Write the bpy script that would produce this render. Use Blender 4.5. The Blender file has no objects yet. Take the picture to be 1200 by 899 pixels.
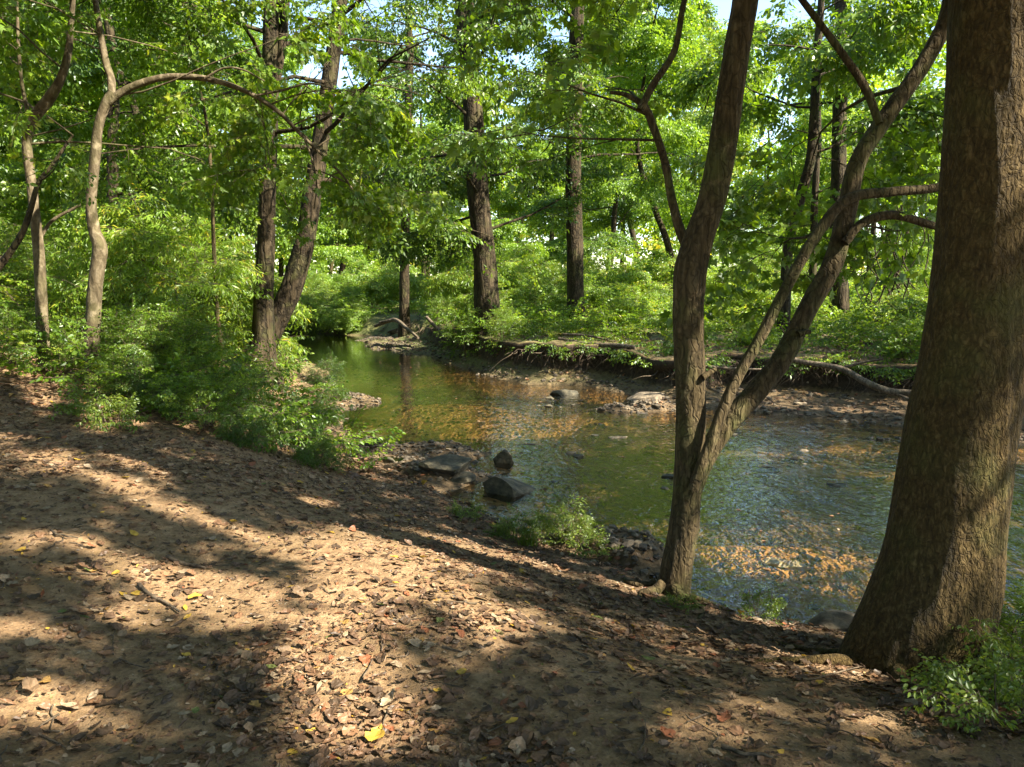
import bpy, math, random
import numpy as np
from mathutils import Vector, noise as mnoise

sc = bpy.context.scene
COL = sc.collection
R = math.radians

# ------------------------------------------------------------------ camera
CZ, PITCH, F = 2.1, R(7.8), 867.0
CX, CY = 600.0, 449.5
cam_d = bpy.data.cameras.new('camera'); cam = bpy.data.objects.new('camera', cam_d); COL.objects.link(cam)
cam.location = (0, 0, CZ); cam.rotation_euler = (R(90) - PITCH, 0, 0)
cam_d.sensor_width = 36; cam_d.lens = 36 * F / 1200; cam_d.clip_start = .05; cam_d.clip_end = 2000
sc.camera = cam
# ------------------------------------------------------------------ sky and sun
SUN_EL = R(41); SXY = np.array([.905, -.425]); SXY /= np.linalg.norm(SXY)
w = bpy.data.worlds.new('World'); sc.world = w; w.use_nodes = True
nt = w.node_tree; nt.nodes.clear()
sky = nt.nodes.new('ShaderNodeTexSky'); sky.sky_type = 'NISHITA'; sky.sun_disc = False
sky.sun_elevation = SUN_EL; sky.sun_rotation = math.atan2(SXY[0], SXY[1]); sky.dust_density = .5; sky.air_density = 1.0
bg = nt.nodes.new('ShaderNodeBackground'); bg.inputs[1].default_value = .10
wo = nt.nodes.new('ShaderNodeOutputWorld')
nt.links.new(sky.outputs[0], bg.inputs[0]); nt.links.new(bg.outputs[0], wo.inputs[0])
sd = bpy.data.lights.new('sun', 'SUN'); sd.energy = 5.0; sd.angle = R(.53); sd.color = (1, .91, .78)
so = bpy.data.objects.new('sun', sd); COL.objects.link(so)
SV = Vector((SXY[0] * math.cos(SUN_EL), SXY[1] * math.cos(SUN_EL), math.sin(SUN_EL)))
so.rotation_euler = SV.to_track_quat('Z', 'Y').to_euler()
sc.view_settings.view_transform = 'Standard'; sc.view_settings.look = 'None'
sc.view_settings.exposure = 2.38
sc.view_settings.use_white_balance = True; sc.view_settings.white_balance_temperature = 6650; sc.view_settings.white_balance_tint = 8; sc.view_settings.gamma = 1
cy = sc.cycles
cy.max_bounces = 7; cy.diffuse_bounces = 4; cy.glossy_bounces = 3; cy.transmission_bounces = 5; cy.transparent_max_bounces = 6
cy.caustics_reflective = False; cy.caustics_refractive = False
cy.sample_clamp_indirect = 4
cy.use_denoising = True
try: cy.denoiser = 'OPENIMAGEDENOISE'; cy.denoising_prefilter = 'ACCURATE'
except Exception: pass

# ------------------------------------------------------------------ picture -> world
cp, sp = math.cos(PITCH), math.sin(PITCH)
def ray(px, py):
    u = (px - CX) / F; v = (CY - py) / F
    y = cp + v * sp; z = -sp + v * cp
    return np.array([u / y, 1.0, z / y])
def at(px, py, d): return np.array([0, 0, CZ]) + ray(px, py) * d
def wl(px, py, z=0.0):
    r = ray(px, py); return (at(px, py, (z - CZ) / r[2]))[:2]
def proj(P):
    P = np.asarray(P, float); q = P - np.array([0, 0, CZ])
    yc = q[..., 1] * cp - q[..., 2] * sp; zc = q[..., 1] * sp + q[..., 2] * cp
    yc = np.where(np.abs(yc) < 1e-6, 1e-6, yc)
    return CX + F * q[..., 0] / yc, CY - F * zc / yc, yc

# ------------------------------------------------------------------ noise
def _h(ix, iy, s):
    n = (ix.astype(np.int64) * 374761393 + iy.astype(np.int64) * 668265263 + s * 974711) & 0x7fffffff
    n = ((n ^ (n >> 13)) * 1274126177) & 0x7fffffff
    return ((n ^ (n >> 16)) & 0xffff) / 65535.0
def vn(x, y, s=0):
    ix = np.floor(x); iy = np.floor(y); fx = x - ix; fy = y - iy
    fx = fx * fx * (3 - 2 * fx); fy = fy * fy * (3 - 2 * fy)
    a = _h(ix, iy, s); b = _h(ix + 1, iy, s); c = _h(ix, iy + 1, s); d = _h(ix + 1, iy + 1, s)
    return (a + (b - a) * fx) * (1 - fy) + (c + (d - c) * fx) * fy
def fbm(x, y, s=0, o=4):
    x = np.asarray(x, float); y = np.asarray(y, float)
    t = 0; a = .5; m = 0
    for k in range(o):
        t = t + a * vn(x * 2 ** k + 17.3 * k, y * 2 ** k - 9.1 * k, s + k); m += a; a *= .5
    return t / m * 2 - 1
def sst(e0, e1, x):
    t = np.clip((x - e0) / (e1 - e0), 0, 1); return t * t * (3 - 2 * t)

# ------------------------------------------------------------------ terrain function
NEAR = np.array([(-60, 50), (-30, 36), (-16, 28.5), (-10, 24.5), (-6.8, 21)] +
    [tuple(wl(*p)) for p in [(385, 432), (388, 462), (402, 500), (440, 536), (500, 572), (560, 600), (650, 642), (720, 662), (800, 696), (880, 728), (1000, 742), (1200, 752)]] +
    [(6, 3.5), (14, 2), (60, -6)], float)
FAR = np.array([(-60, 60), (-30, 44), (-18, 37), (-9, 31.5), (-5.5, 29)] +
    [tuple(wl(*p)) for p in [(455, 398), (490, 412), (540, 430), (620, 450), (690, 452), (760, 468), (830, 478), (930, 488), (1050, 500), (1200, 520)]] +
    [(12, 8.3), (60, 2)], float)
def pdist(x, y, L):
    best = np.full(x.shape, 1e9)
    for i in range(len(L) - 1):
        a = L[i]; b = L[i + 1]; ab = b - a
        t = np.clip(((x - a[0]) * ab[0] + (y - a[1]) * ab[1]) / (ab @ ab), 0, 1)
        best = np.minimum(best, np.hypot(x - a[0] - t * ab[0], y - a[1] - t * ab[1]))
    return best
POLY = np.vstack([NEAR, FAR[::-1]])
def inside(x, y, P=POLY):
    c = np.zeros(x.shape, bool); n = len(P)
    for i in range(n):
        x1, y1 = P[i]; x2, y2 = P[i - 1]
        if y1 == y2: continue
        m = ((y1 > y) != (y2 > y)) & (x < (x2 - x1) * (y - y1) / (y2 - y1) + x1); c ^= m
    return c
NEARSIDE = np.vstack([NEAR, [(60, -200), (-200, -200), (-200, 50)]])
SHAL = [(*wl(a, b), c, d) for a, b, c, d in [(600, 494, 1.5, .8), (515, 478, 1.3, 1.0), (905, 652, 1.1, .55), (445, 440, 1.4, 1.6), (1010, 690, .7, .3)]]
BARS = [(520, 532, .85, .55, .26), (470, 520, .7, .5, .2), (545, 512, .35, .2, .15), (690, 497, .5, .25, .2), (500, 556, .9, .4, .2),
        (720, 480, .6, .5, .24), (760, 478, .5, .4, .2), (990, 515, 1.0, .35, .2), (1060, 545, .6, .3, .16), (700, 642, .5, .3, .2), (740, 655, .4, .3, .2),
        (870, 520, .5, .2, .12), (420, 470, .5, .7, .2), (455, 400, 1.5, 1.6, .2), (480, 408, 1.5, 1.6, .22), (890, 560, .3, .15, .1), (930, 538, .6, .2, .12)]
BARS = [(*wl(a, b), c, d, e * .8) for a, b, c, d, e in BARS]
def gravel_w(x): return .7 + 1.0 * sst(3.0, 4.5, x) + .5 * fbm(x * .6, x * 0 + 3, 5, 2)
def H(x, y, fine=True):
    x = np.asarray(x, float); y = np.asarray(y, float); shp = x.shape
    x = np.atleast_1d(x).ravel(); y = np.atleast_1d(y).ravel()
    sn = pdist(x, y, NEAR); sf = pdist(x, y, FAR); ins = inside(x, y); near = inside(x, y, NEARSIDE) & ~ins
    n1 = fbm(x * .7, y * .7, 1, 3); n2 = fbm(x * 3, y * 3, 2, 3) if fine else 0; n3 = fbm(x * 11, y * 11, 3, 3) if fine else 0
    dm = np.minimum(sn, sf)
    bed = -.03 - .17 * sst(0, 1.6, dm) + .05 * n1 + .025 * n2
    for bx, by, rx, ry, h in BARS:
        bed = bed + h * (1 + .9 * n1 + .5 * n2) * np.exp(-((x - bx) / rx) ** 2 - ((y - by) / ry) ** 2)
    for bx, by, rx, ry in SHAL:
        g_ = np.exp(-((x - bx) / rx) ** 2 - ((y - by) / ry) ** 2); bed = np.where(bed < -.05, bed + (-.055 - bed) * np.minimum(1, 1.6 * g_), bed)
    bed = np.minimum(bed, .10 + .03 * n2)
    zn = .07 + .42 * sst(0, 2.3, sn) + .035 * np.minimum(sn, 12) + .10 * np.clip(-x - 1.5, 0, 9) * sst(0, 2.5, sn) + .05 * n1 + .018 * n2 + .012 * n3
    zn = np.where(sn < .25, zn * (.25 + 3 * sn), zn)
    gw = np.maximum(gravel_w(x), .25)
    wall = sst(0, .3, sf - gw + .12 * n2)
    zf = .02 + .16 * sst(0, 1, sf / gw) + (.50 + .09 * n1) * wall + .028 * np.clip(sf - gw, 0, 60) + .04 * n1 + .03 * n2
    z = np.where(ins, bed, np.where(near, zn, zf))
    return z.reshape(shp) if shp else float(z[0])
def ground_at(px, py, lo=1.5, hi=60):
    ds = np.geomspace(lo, hi, 500); r = ray(px, py)
    P = np.array([0, 0, CZ]) + r[None] * ds[:, None]
    h = H(P[:, 0], P[:, 1]); k = np.argmax(P[:, 2] < h)
    return P[k] if P[k, 2] < h[k] else P[-1]

# ------------------------------------------------------------------ objects helpers
def link(name, me, parent=None):
    o = bpy.data.objects.new(name, me); COL.objects.link(o)
    if parent is not None: o.parent = parent
    return o
def empty(name, loc=(0, 0, 0)):
    o = bpy.data.objects.new(name, None); COL.objects.link(o); o.location = loc; o.empty_display_size = .2; return o
def tag(o, label=None, cat=None, group=None, kind=None):
    if label: o['label'] = label
    if cat: o['category'] = cat
    if group: o['group'] = group
    if kind: o['kind'] = kind
    return o
def copy_tree(root):
    c = root.copy(); COL.objects.link(c)
    for ch in list(root.children):
        k = ch.copy(); COL.objects.link(k); k.parent = c
    return c
class MB:
    """collects vertex blocks, polygons, a tone per face and a material index, builds ONE mesh"""
    def __init__(s): s.v = []; s.n = 0; s.loops = []; s.tot = []; s.tone = []; s.mi = []; s.sm = []
    def add(s, V, faces_flat, totals, tone=.5, mi=0, smooth=False):
        V = np.asarray(V, np.float32).reshape(-1, 3); f = np.asarray(faces_flat, np.int64).ravel(); t = np.asarray(totals, np.int64).ravel()
        s.v.append(V); s.loops.append(f + s.n); s.tot.append(t); s.n += len(V)
        s.tone.append(np.broadcast_to(np.asarray(tone, np.float32), (len(t),)))
        s.mi.append(np.broadcast_to(np.asarray(mi, np.int32), (len(t),)))
        s.sm.append(np.full(len(t), smooth))
    def build(s, name, mats, parent=None, org=(0, 0, 0)):
        me = bpy.data.meshes.new(name)
        V = np.concatenate(s.v) - np.asarray(org, np.float32); L = np.concatenate(s.loops).astype(np.int32); T = np.concatenate(s.tot).astype(np.int32)
        me.vertices.add(len(V)); me.vertices.foreach_set('co', V.astype(np.float32).ravel())
        me.loops.add(len(L)); me.loops.foreach_set('vertex_index', L)
        st = np.concatenate([[0], np.cumsum(T)[:-1]]).astype(np.int32)
        me.polygons.add(len(T)); me.polygons.foreach_set('loop_start', st)
        try: me.polygons.foreach_set('loop_total', T)
        except Exception: pass
        me.polygons.foreach_set('material_index', np.concatenate(s.mi).astype(np.int32))
        me.polygons.foreach_set('use_smooth', np.concatenate(s.sm))
        for m in (mats if isinstance(mats, (list, tuple)) else [mats]): me.materials.append(m)
        a = me.attributes.new('tone', 'FLOAT', 'FACE'); a.data.foreach_set('value', np.concatenate(s.tone).astype(np.float32))
        me.update(calc_edges=True)
        return link(name, me, parent)
def catmull(P, n):
    P = np.asarray(P, float); Q = np.vstack([2 * P[0] - P[1], P, 2 * P[-1] - P[-2]]); out = []
    for i in range(len(P) - 1):
        a, b, c, d = Q[i:i + 4]
        for t in np.linspace(0, 1, n, endpoint=False):
            out.append(.5 * ((2 * b) + (-a + c) * t + (2 * a - 5 * b + 4 * c - d) * t * t + (-a + 3 * b - 3 * c + d) * t ** 3))
    out.append(P[-1]); return np.array(out)
def tube(mb, P, r, seg=8, rough=0.0, tone=.5, mi=0, seed=0, cap=True, flare=None):
    P = np.asarray(P, float); n = len(P); r = np.broadcast_to(np.asarray(r, float), (n,))
    T = np.gradient(P, axis=0); T /= np.linalg.norm(T, axis=1)[:, None] + 1e-9
    ref = np.array([1., 0, 0]) if abs(T[0][0]) < .8 else np.array([0, 1., 0])
    N = np.zeros_like(P); u = ref
    for i in range(n):
        u = u - T[i] * (u @ T[i]); u /= np.linalg.norm(u) + 1e-9; N[i] = u
    B = np.cross(T, N)
    ang = np.linspace(0, 2 * math.pi, seg, endpoint=False)
    rr = r[:, None] * np.ones((1, seg))
    if rough:
        s = np.concatenate([[0], np.cumsum(np.linalg.norm(np.diff(P, axis=0), axis=1))])[:, None]
        ca = np.cos(ang)[None]; sa = np.sin(ang)[None]
        k = 1.2 / max(r.mean(), .02)
        q = fbm(ca * 1.3 + s * k * .18 + seed, sa * 1.3 + s * k * .11, 7, 3)
        q2 = fbm(ca * 5 + s * k * .5, sa * 5 + seed + s * k * .1, 9, 3)
        rr = rr * (1 + rough * q + rough * .45 * q2)
    if flare is not None:   # root buttresses at the foot
        h = np.concatenate([[0], np.cumsum(np.linalg.norm(np.diff(P, axis=0), axis=1))])[:, None]
        fl = np.exp(-h / flare[1])
        lob = .55 + .45 * np.cos(ang[None] * flare[2] + seed) + .25 * np.cos(ang[None] * (flare[2] + 2) + 1.7 + seed)
        rr = rr * (1 + flare[0] * fl * lob)
    V = P[:, None] + rr[..., None] * (np.cos(ang)[None, :, None] * N[:, None] + np.sin(ang)[None, :, None] * B[:, None])
    i = np.arange(n - 1)[:, None] * seg; j = np.arange(seg)[None]; j2 = (j + 1) % seg
    Fq = np.stack([i + j, i + j2, i + seg + j2, i + seg + j], -1).reshape(-1)
    mb.add(V, Fq, np.full((n - 1) * seg, 4), tone, mi, True)
    if cap: mb.add(V[-1], np.arange(seg), [seg], tone, mi)

# ------------------------------------------------------------------ materials
class NT:
    def __init__(s, name):
        s.m = bpy.data.materials.new(name); s.m.use_nodes = True; s.t = s.m.node_tree; s.t.nodes.clear()
        s.out = s.t.nodes.new('ShaderNodeOutputMaterial')
    def n(s, ty, **kw):
        nd = s.t.nodes.new('ShaderNode' + ty)
        for k, v in kw.items():
            if hasattr(nd, k) and not k.startswith('i_'): setattr(nd, k, v)
        return nd
    def l(s, a, b): s.t.links.new(a, b)
    def ramp(s, fac, stops, interp='LINEAR'):
        r = s.n('ValToRGB'); cr = r.color_ramp; cr.interpolation = interp
        while len(cr.elements) < len(stops): cr.elements.new(.5)
        for e, (p, c) in zip(cr.elements, stops): e.position = p; e.color = (*c, 1) if len(c) == 3 else c
        s.l(fac, r.inputs[0]); return r.outputs[0]
    def noise(s, vec, scale, detail=4, rough=.55, dist=0):
        t = s.n('TexNoise'); t.inputs['Scale'].default_value = scale; t.inputs['Detail'].default_value = detail
        t.inputs['Roughness'].default_value = rough; t.inputs['Distortion'].default_value = dist
        if vec is not None: s.l(vec, t.inputs['Vector'])
        return t.outputs['Fac']
    def mix(s, fac, a, b, mode='MIX'):
        m = s.n('Mix', data_type='RGBA', blend_type=mode)
        for sock, v in ((m.inputs[0], fac), (m.inputs[6], a), (m.inputs[7], b)):
            if isinstance(v, (int, float)): sock.default_value = v
            elif isinstance(v, tuple): sock.default_value = (*v, 1)
            else: s.l(v, sock)
        return m.outputs[2]
    def math(s, op, a, b=0.0):
        m = s.n('Math', operation=op)
        for sock, v in ((m.inputs[0], a), (m.inputs[1], b)):
            if isinstance(v, (int, float)): sock.default_value = v
            else: s.l(v, sock)
        return m.outputs[0]
    def pos(s, scale=(1, 1, 1), obj=False):
        src = s.n('TexCoord').outputs['Object'] if obj else s.n('NewGeometry').outputs['Position']
        mp = s.n('Mapping'); mp.inputs['Scale'].default_value = scale; s.l(src, mp.inputs[0]); return mp.outputs[0]
def leaf_mat(name, ramp, gloss=.028, trans=.5, tgain=1.5):
    k = NT(name); a = k.n('Attribute', attribute_name='tone')
    oi = k.n('ObjectInfo')
    f = k.math('ADD', a.outputs['Fac'], k.math('MULTIPLY', k.math('SUBTRACT', oi.outputs['Random'], .5), .18))
    col = k.ramp(f, ramp)
    tr = k.n('BsdfTranslucent'); hs = k.mix(1.0, col, (tgain * 1.12, tgain * 1.02, tgain * .5), 'MULTIPLY'); k.l(hs, tr.inputs[0])
    df = k.n('BsdfDiffuse'); k.l(col, df.inputs[0])
    mx = k.n('MixShader'); mx.inputs[0].default_value = trans; k.l(df.outputs[0], mx.inputs[1]); k.l(tr.outputs[0], mx.inputs[2])
    gl = k.n('BsdfGlossy'); gl.inputs['Roughness'].default_value = .42; gl.inputs[0].default_value = (.9, .95, 1, 1)
    m2 = k.n('MixShader'); m2.inputs[0].default_value = gloss; k.l(mx.outputs[0], m2.inputs[1]); k.l(gl.outputs[0], m2.inputs[2])
    k.l(m2.outputs[0], k.out.inputs[0]); return k.m
G = 1.35
def gr(*st): return [(p, tuple(min(1, c * G) for c in col)) for p, col in st]
M_LEAF = leaf_mat('leaf_green', gr((0, (.036, .078, .006)), (.45, (.074, .135, .008)), (.8, (.12, .185, .012)), (1, (.20, .22, .02))))
M_LEAFY = leaf_mat('leaf_light_green', gr((0, (.06, .115, .010)), (.5, (.105, .18, .014)), (.88, (.175, .24, .022)), (1, (.32, .28, .03))), tgain=1.7)
M_LEAFD = leaf_mat('leaf_dark_green', gr((0, (.024, .055, .006)), (.6, (.05, .10, .008)), (1, (.11, .155, .02))))
M_HERB = leaf_mat('herb_leaf', gr((0, (.05, .085, .010)), (.6, (.085, .13, .014)), (1, (.15, .18, .025))))
def litter_mat():
    k = NT('dead_leaf'); a = k.n('Attribute', attribute_name='tone')
    col = k.ramp(a.outputs['Fac'], [(0, (.05, .03, .016)), (.24, (.11, .06, .032)), (.48, (.19, .10, .05)), (.66, (.28, .145, .07)), (.76, (.32, .21, .12)), (.86, (.28, .09, .035)),
                                   (.88, (.36, .27, .17)), (.965, (.42, .24, .06)), (.98, (.58, .37, .04)), (.995, (.15, .20, .04))], 'CONSTANT')
    nz = k.noise(k.pos(), 60, 3); c2 = k.mix(k.math('MULTIPLY', nz, .7), col, (.10, .07, .045), 'MIX')
    df = k.n('BsdfDiffuse'); k.l(c2, df.inputs[0]); tr = k.n('BsdfTranslucent'); k.l(c2, tr.inputs[0])
    mx = k.n('MixShader'); mx.inputs[0].default_value = .2; k.l(df.outputs[0], mx.inputs[1]); k.l(tr.outputs[0], mx.inputs[2])
    gl = k.n('BsdfGlossy'); gl.inputs['Roughness'].default_value = .5
    m2 = k.n('MixShader'); m2.inputs[0].default_value = .03; k.l(mx.outputs[0], m2.inputs[1]); k.l(gl.outputs[0], m2.inputs[2])
    k.l(m2.outputs[0], k.out.inputs[0]); return k.m
M_LITTER = litter_mat()
def bark(name, c0, c1, c2, moss=(.07, .085, .02), mossy=.3, stretch=.22, scale=26, bump=.012, crk=.8, crs=.42):
    k = NT(name); p = k.pos((1, 1, stretch), True)
    n1 = k.noise(p, scale, 6, .62, .6); n2 = k.noise(k.pos(obj=True), 3.2, 3); n3 = k.noise(k.pos((1, 1, .5), True), 90, 3)
    vo = k.n('TexVoronoi', feature='F1'); vo.inputs['Scale'].default_value = scale * .9; k.l(p, vo.inputs['Vector'])
    col = k.ramp(n1, [(.25, c0), (.5, c1), (.75, c2)])
    col = k.mix(k.ramp(n2, [(.48, (0, 0, 0)), (.68, (mossy,) * 3)]), col, moss)
    ve = k.n('TexVoronoi', feature='DISTANCE_TO_EDGE'); ve.inputs['Scale'].default_value = scale * crs
    wv_ = k.n('VectorMath', operation='ADD'); nzv = k.n('TexNoise'); nzv.inputs['Scale'].default_value = 9; k.l(k.pos(obj=True), nzv.inputs['Vector']); sc_ = k.n('VectorMath', operation='SCALE'); sc_.inputs['Scale'].default_value = .12
    k.l(nzv.outputs['Color'], sc_.inputs[0]); k.l(p, wv_.inputs[0]); k.l(sc_.outputs[0], wv_.inputs[1]); k.l(wv_.outputs[0], ve.inputs['Vector'])
    crack = k.ramp(ve.outputs['Distance'], [(.0, (crk,) * 3), (.14, (0, 0, 0))]); col = k.mix(crack, col, tuple(c * .55 for c in c0))
    lich = k.ramp(k.noise(k.pos(obj=True), 7, 4, .6), [(.62, (0, 0, 0)), (.72, (.35,) * 3)])
    col = k.mix(lich, col, tuple(min(1, c * 1.7) for c in c2))
    b = k.n('BsdfPrincipled'); b.inputs['Roughness'].default_value = .9; b.inputs['Specular IOR Level'].default_value = .2
    k.l(col, b.inputs['Base Color'])
    h = k.math('ADD', k.math('MULTIPLY', n1, .8), k.math('ADD', k.math('MULTIPLY', vo.outputs['Distance'], .5), k.math('MULTIPLY', n3, .25)))
    bp = k.n('Bump'); bp.inputs['Distance'].default_value = bump; bp.inputs['Strength'].default_value = 1; h = k.math('SUBTRACT', h, k.math('MULTIPLY', crack, .5)); k.l(h, bp.inputs['Height']); k.l(bp.outputs[0], b.inputs['Normal'])
    k.l(b.outputs[0], k.out.inputs[0]); return k.m
M_BARK_BIG = bark('bark_scaly_brown', (.014, .009, .003), (.056, .036, .010), (.13, .09, .035), stretch=.42, scale=52, mossy=.35, bump=.03, crk=.32, crs=.8)
M_BARK = bark('bark_brown', (.014, .010, .004), (.052, .037, .016), (.12, .09, .046), mossy=.5, stretch=.14, scale=34, bump=.022, crk=.5, crs=.55)
M_BARKP = bark('bark_pale_grey', (.03, .022, .012), (.09, .07, .04), (.22, .18, .12), mossy=.35, stretch=.5, scale=16, bump=.014, crk=.25)
M_BARKD = bark('bark_dark', (.012, .009, .005), (.036, .026, .013), (.085, .064, .038), mossy=.35, stretch=.16, scale=18, bump=.03)
M_WOOD = bark('weathered_branch', (.06, .045, .03), (.13, .10, .07), (.24, .195, .14), mossy=.2, stretch=.4, scale=25, bump=.004)
M_TWIG = bark('twig_bark', (.05, .038, .026), (.10, .075, .05), (.16, .12, .085), mossy=.1, scale=40, bump=.002)

def ground_mat():
    k = NT('forest_floor'); p = k.pos()
    sep = k.n('SeparateXYZ'); k.l(k.n('NewGeometry').outputs['Position'], sep.inputs[0]); z = sep.outputs[2]
    n1 = k.noise(p, 1.3, 5); n2 = k.noise(p, 14, 6, .65); n3 = k.noise(p, 70, 5, .7)
    dirt = k.ramp(n2, [(.3, (.125, .076, .036)), (.5, (.27, .168, .085)), (.72, (.41, .28, .16))])
    dirt = k.mix(k.ramp(n1, [(.4, (0, 0, 0)), (.62, (.6,) * 3)]), dirt, (.15, .10, .044))
    dirt = k.mix(k.ramp(n3, [(.45, (0, 0, 0)), (.62, (.6,) * 3)]), dirt, (.10, .068, .042))
    sand = k.ramp(n2, [(.25, (.20, .11, .04)), (.5, (.34, .20, .08)), (.7, (.46, .29, .13))])
    stone = k.ramp(k.noise(p, 24, 4, .6), [(.35, (.045, .032, .018)), (.6, (.15, .105, .055))])
    bz = k.math('ADD', k.math('ADD', z, .2), k.math('MULTIPLY', k.math('SUBTRACT', k.noise(p, 5, 4, .6), .5), .08))
    sandm = k.ramp(bz, [(.05, (1, 1, 1)), (.09, (0, 0, 0)), (.165, (0, 0, 0)), (.20, (1, 1, 1))])
    bedc = k.mix(sandm, sand, stone)
    bedc_unused = k.mix(k.ramp(k.noise(p, 1.1, 3, .5, .5), [(.47, (0, 0, 0)), (.58, (1, 1, 1))]), sand, stone)
    wet = k.ramp(z, [(0, (1, 1, 1)), (.10, (1, 1, 1)), (.16, (0, 0, 0))])
    # z is about -0.2..0.1 on the bed: shift into the ramp
    zz = k.math('ADD', k.math('MULTIPLY', z, 1.0), .08)
    wet = k.ramp(zz, [(.06, (1, 1, 1)), (.17, (0, 0, 0))])
    mud = k.mix(.5, stone, (.09, .06, .035))
    mudm = k.ramp(zz, [(.17, (1, 1, 1)), (.34, (0, 0, 0))])
    soil = k.mix(k.math('MULTIPLY', mudm, .75), dirt, mud)
    far = k.n('SeparateXYZ'); k.l(p, far.inputs[0])
    fm = k.ramp(k.math('MULTIPLY', far.outputs[1], .01), [(.12, (0, 0, 0)), (.2, (1, 1, 1))])
    soil = k.mix(k.math('MULTIPLY', fm, .8), soil, k.ramp(n2, [(.35, (.05, .07, .02)), (.65, (.12, .15, .04))]))
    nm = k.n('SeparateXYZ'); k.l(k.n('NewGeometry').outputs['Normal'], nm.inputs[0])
    soil = k.mix(k.ramp(nm.outputs[2], [(.62, (1, 1, 1)), (.85, (0, 0, 0))]), soil, k.ramp(n2, [(.35, (.022, .016, .010)), (.65, (.065, .045, .028))]))   # raw earth on the steep cut bank, darkened to paint in the undercut's shade
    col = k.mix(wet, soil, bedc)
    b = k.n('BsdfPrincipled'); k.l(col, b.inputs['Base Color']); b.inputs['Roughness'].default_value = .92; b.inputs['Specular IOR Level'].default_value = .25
    h = k.math('ADD', k.math('MULTIPLY', n2, 1.0), k.math('MULTIPLY', n3, .5))
    bp = k.n('Bump'); bp.inputs['Distance'].default_value = .022; k.l(h, bp.inputs['Height']); k.l(bp.outputs[0], b.inputs['Normal'])
    k.l(b.outputs[0], k.out.inputs[0]); return k.m
M_GROUND = ground_mat()
def water_mat():
    k = NT('creek_water'); p = k.pos()
    pr = k.pos((1.0, .55, 1)) 
    rif = k.ramp(k.noise(p, .55, 2), [(.38, (.7,) * 3), (.6, (1, 1, 1))])
    sep = k.n('SeparateXYZ'); k.l(p, sep.inputs[0])
    rx = k.ramp(k.math('ADD', k.math('MULTIPLY', sep.outputs[0], .1), .3), [(.05, (.2,) * 3), (.18, (.55,) * 3), (.27, (1, 1, 1))])
    amp = k.math('MULTIPLY', rif, rx)
    w1 = k.noise(pr, 3.6, 2, .5, .5); w2 = k.noise(k.pos((1, .7, 1)), 13, 2, .5, .8); w3 = k.noise(p, 34, 1, .5, .5)
    h = k.math('ADD', k.math('MULTIPLY', w1, .42), k.math('ADD', k.math('MULTIPLY', w2, .26), k.math('MULTIPLY', w3, .05)))
    bp = k.n('Bump'); bp.inputs['Distance'].default_value = .055; k.l(amp, bp.inputs['Strength']); k.l(h, bp.inputs['Height'])
    gl = k.n('BsdfGlossy'); gl.inputs['Roughness'].default_value = .02; gl.inputs[0].default_value = (1, 1, 1, 1); k.l(bp.outputs[0], gl.inputs['Normal'])
    tr = k.n('BsdfTransparent'); tr.inputs[0].default_value = (.90, .83, .66, 1)
    fr = k.n('Fresnel'); fr.inputs['IOR'].default_value = 1.34; k.l(bp.outputs[0], fr.inputs['Normal'])
    fac = k.math('MINIMUM', k.math('MULTIPLY', fr.outputs[0], 1.55), 1.0)
    mx = k.n('MixShader'); k.l(fac, mx.inputs[0]); k.l(tr.outputs[0], mx.inputs[1]); k.l(gl.outputs[0], mx.inputs[2])
    k.l(mx.outputs[0], k.out.inputs[0]); return k.m
M_WATER = water_mat()
def rock_mat(name, c0, c1, c2, rough=.6):
    k = NT(name); p = k.pos(); a = k.n('Attribute', attribute_name='tone')
    n = k.noise(p, 9, 6, .65); n2 = k.noise(p, 45, 4, .6)
    col = k.ramp(n, [(.3, c0), (.5, c1), (.72, c2)])
    col = k.mix(1.0, col, k.ramp(a.outputs['Fac'], [(0, (.45,) * 3), (.6, (1, .97, .9)), (1, (1.0, .98, .93))]), 'MULTIPLY')
    b = k.n('BsdfPrincipled'); k.l(col, b.inputs['Base Color']); b.inputs['Roughness'].default_value = rough
    bp = k.n('Bump'); bp.inputs['Distance'].default_value = .012; k.l(k.math('ADD', n, k.math('MULTIPLY', n2, .4)), bp.inputs['Height']); k.l(bp.outputs[0], b.inputs['Normal'])
    k.l(b.outputs[0], k.out.inputs[0]); return k.m
M_ROCK = rock_mat('dark_mossy_rock', (.014, .014, .007), (.048, .042, .024), (.13, .11, .07), .85)
M_PALE = rock_mat('pale_rock', (.35, .31, .25), (.55, .50, .42), (.7, .66, .58), .7)
M_COB = rock_mat('creek_cobble', (.025, .02, .014), (.085, .068, .045), (.24, .19, .13), .85)

# ------------------------------------------------------------------ setting: ground, water
def axis(lo, hi, step, out_lo, out_hi, g=1.045):
    a = list(np.arange(lo, hi, step)); s = step
    while a[-1] < out_hi: s *= g; a.append(a[-1] + s)
    s = step
    while a[0] > out_lo: s *= g; a.insert(0, a[0] - s)
    return np.array(a)
gx = axis(-5.5, 7.5, .06, -260, 260); gy = axis(1.4, 15, .06, -120, 420)
X, Y = np.meshgrid(gx, gy); Z = H(X, Y)
V = np.stack([X, Y, Z], -1).reshape(-1, 3); nx = len(gx); ny = len(gy)
ii = (np.arange(ny - 1)[:, None] * nx + np.arange(nx - 1)[None]).ravel()
mb = MB(); mb.add(V, np.stack([ii, ii + 1, ii + nx + 1, ii + nx], -1), np.full(len(ii), 4), .5, 0, True)
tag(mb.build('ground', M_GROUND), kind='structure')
mb = MB(); mb.add([(-60, -8, 0), (60, -8, 0), (60, 62, 0), (-60, 62, 0)], [0, 1, 2, 3], [4]); tag(mb.build('creek_water', M_WATER), kind='structure')

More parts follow.
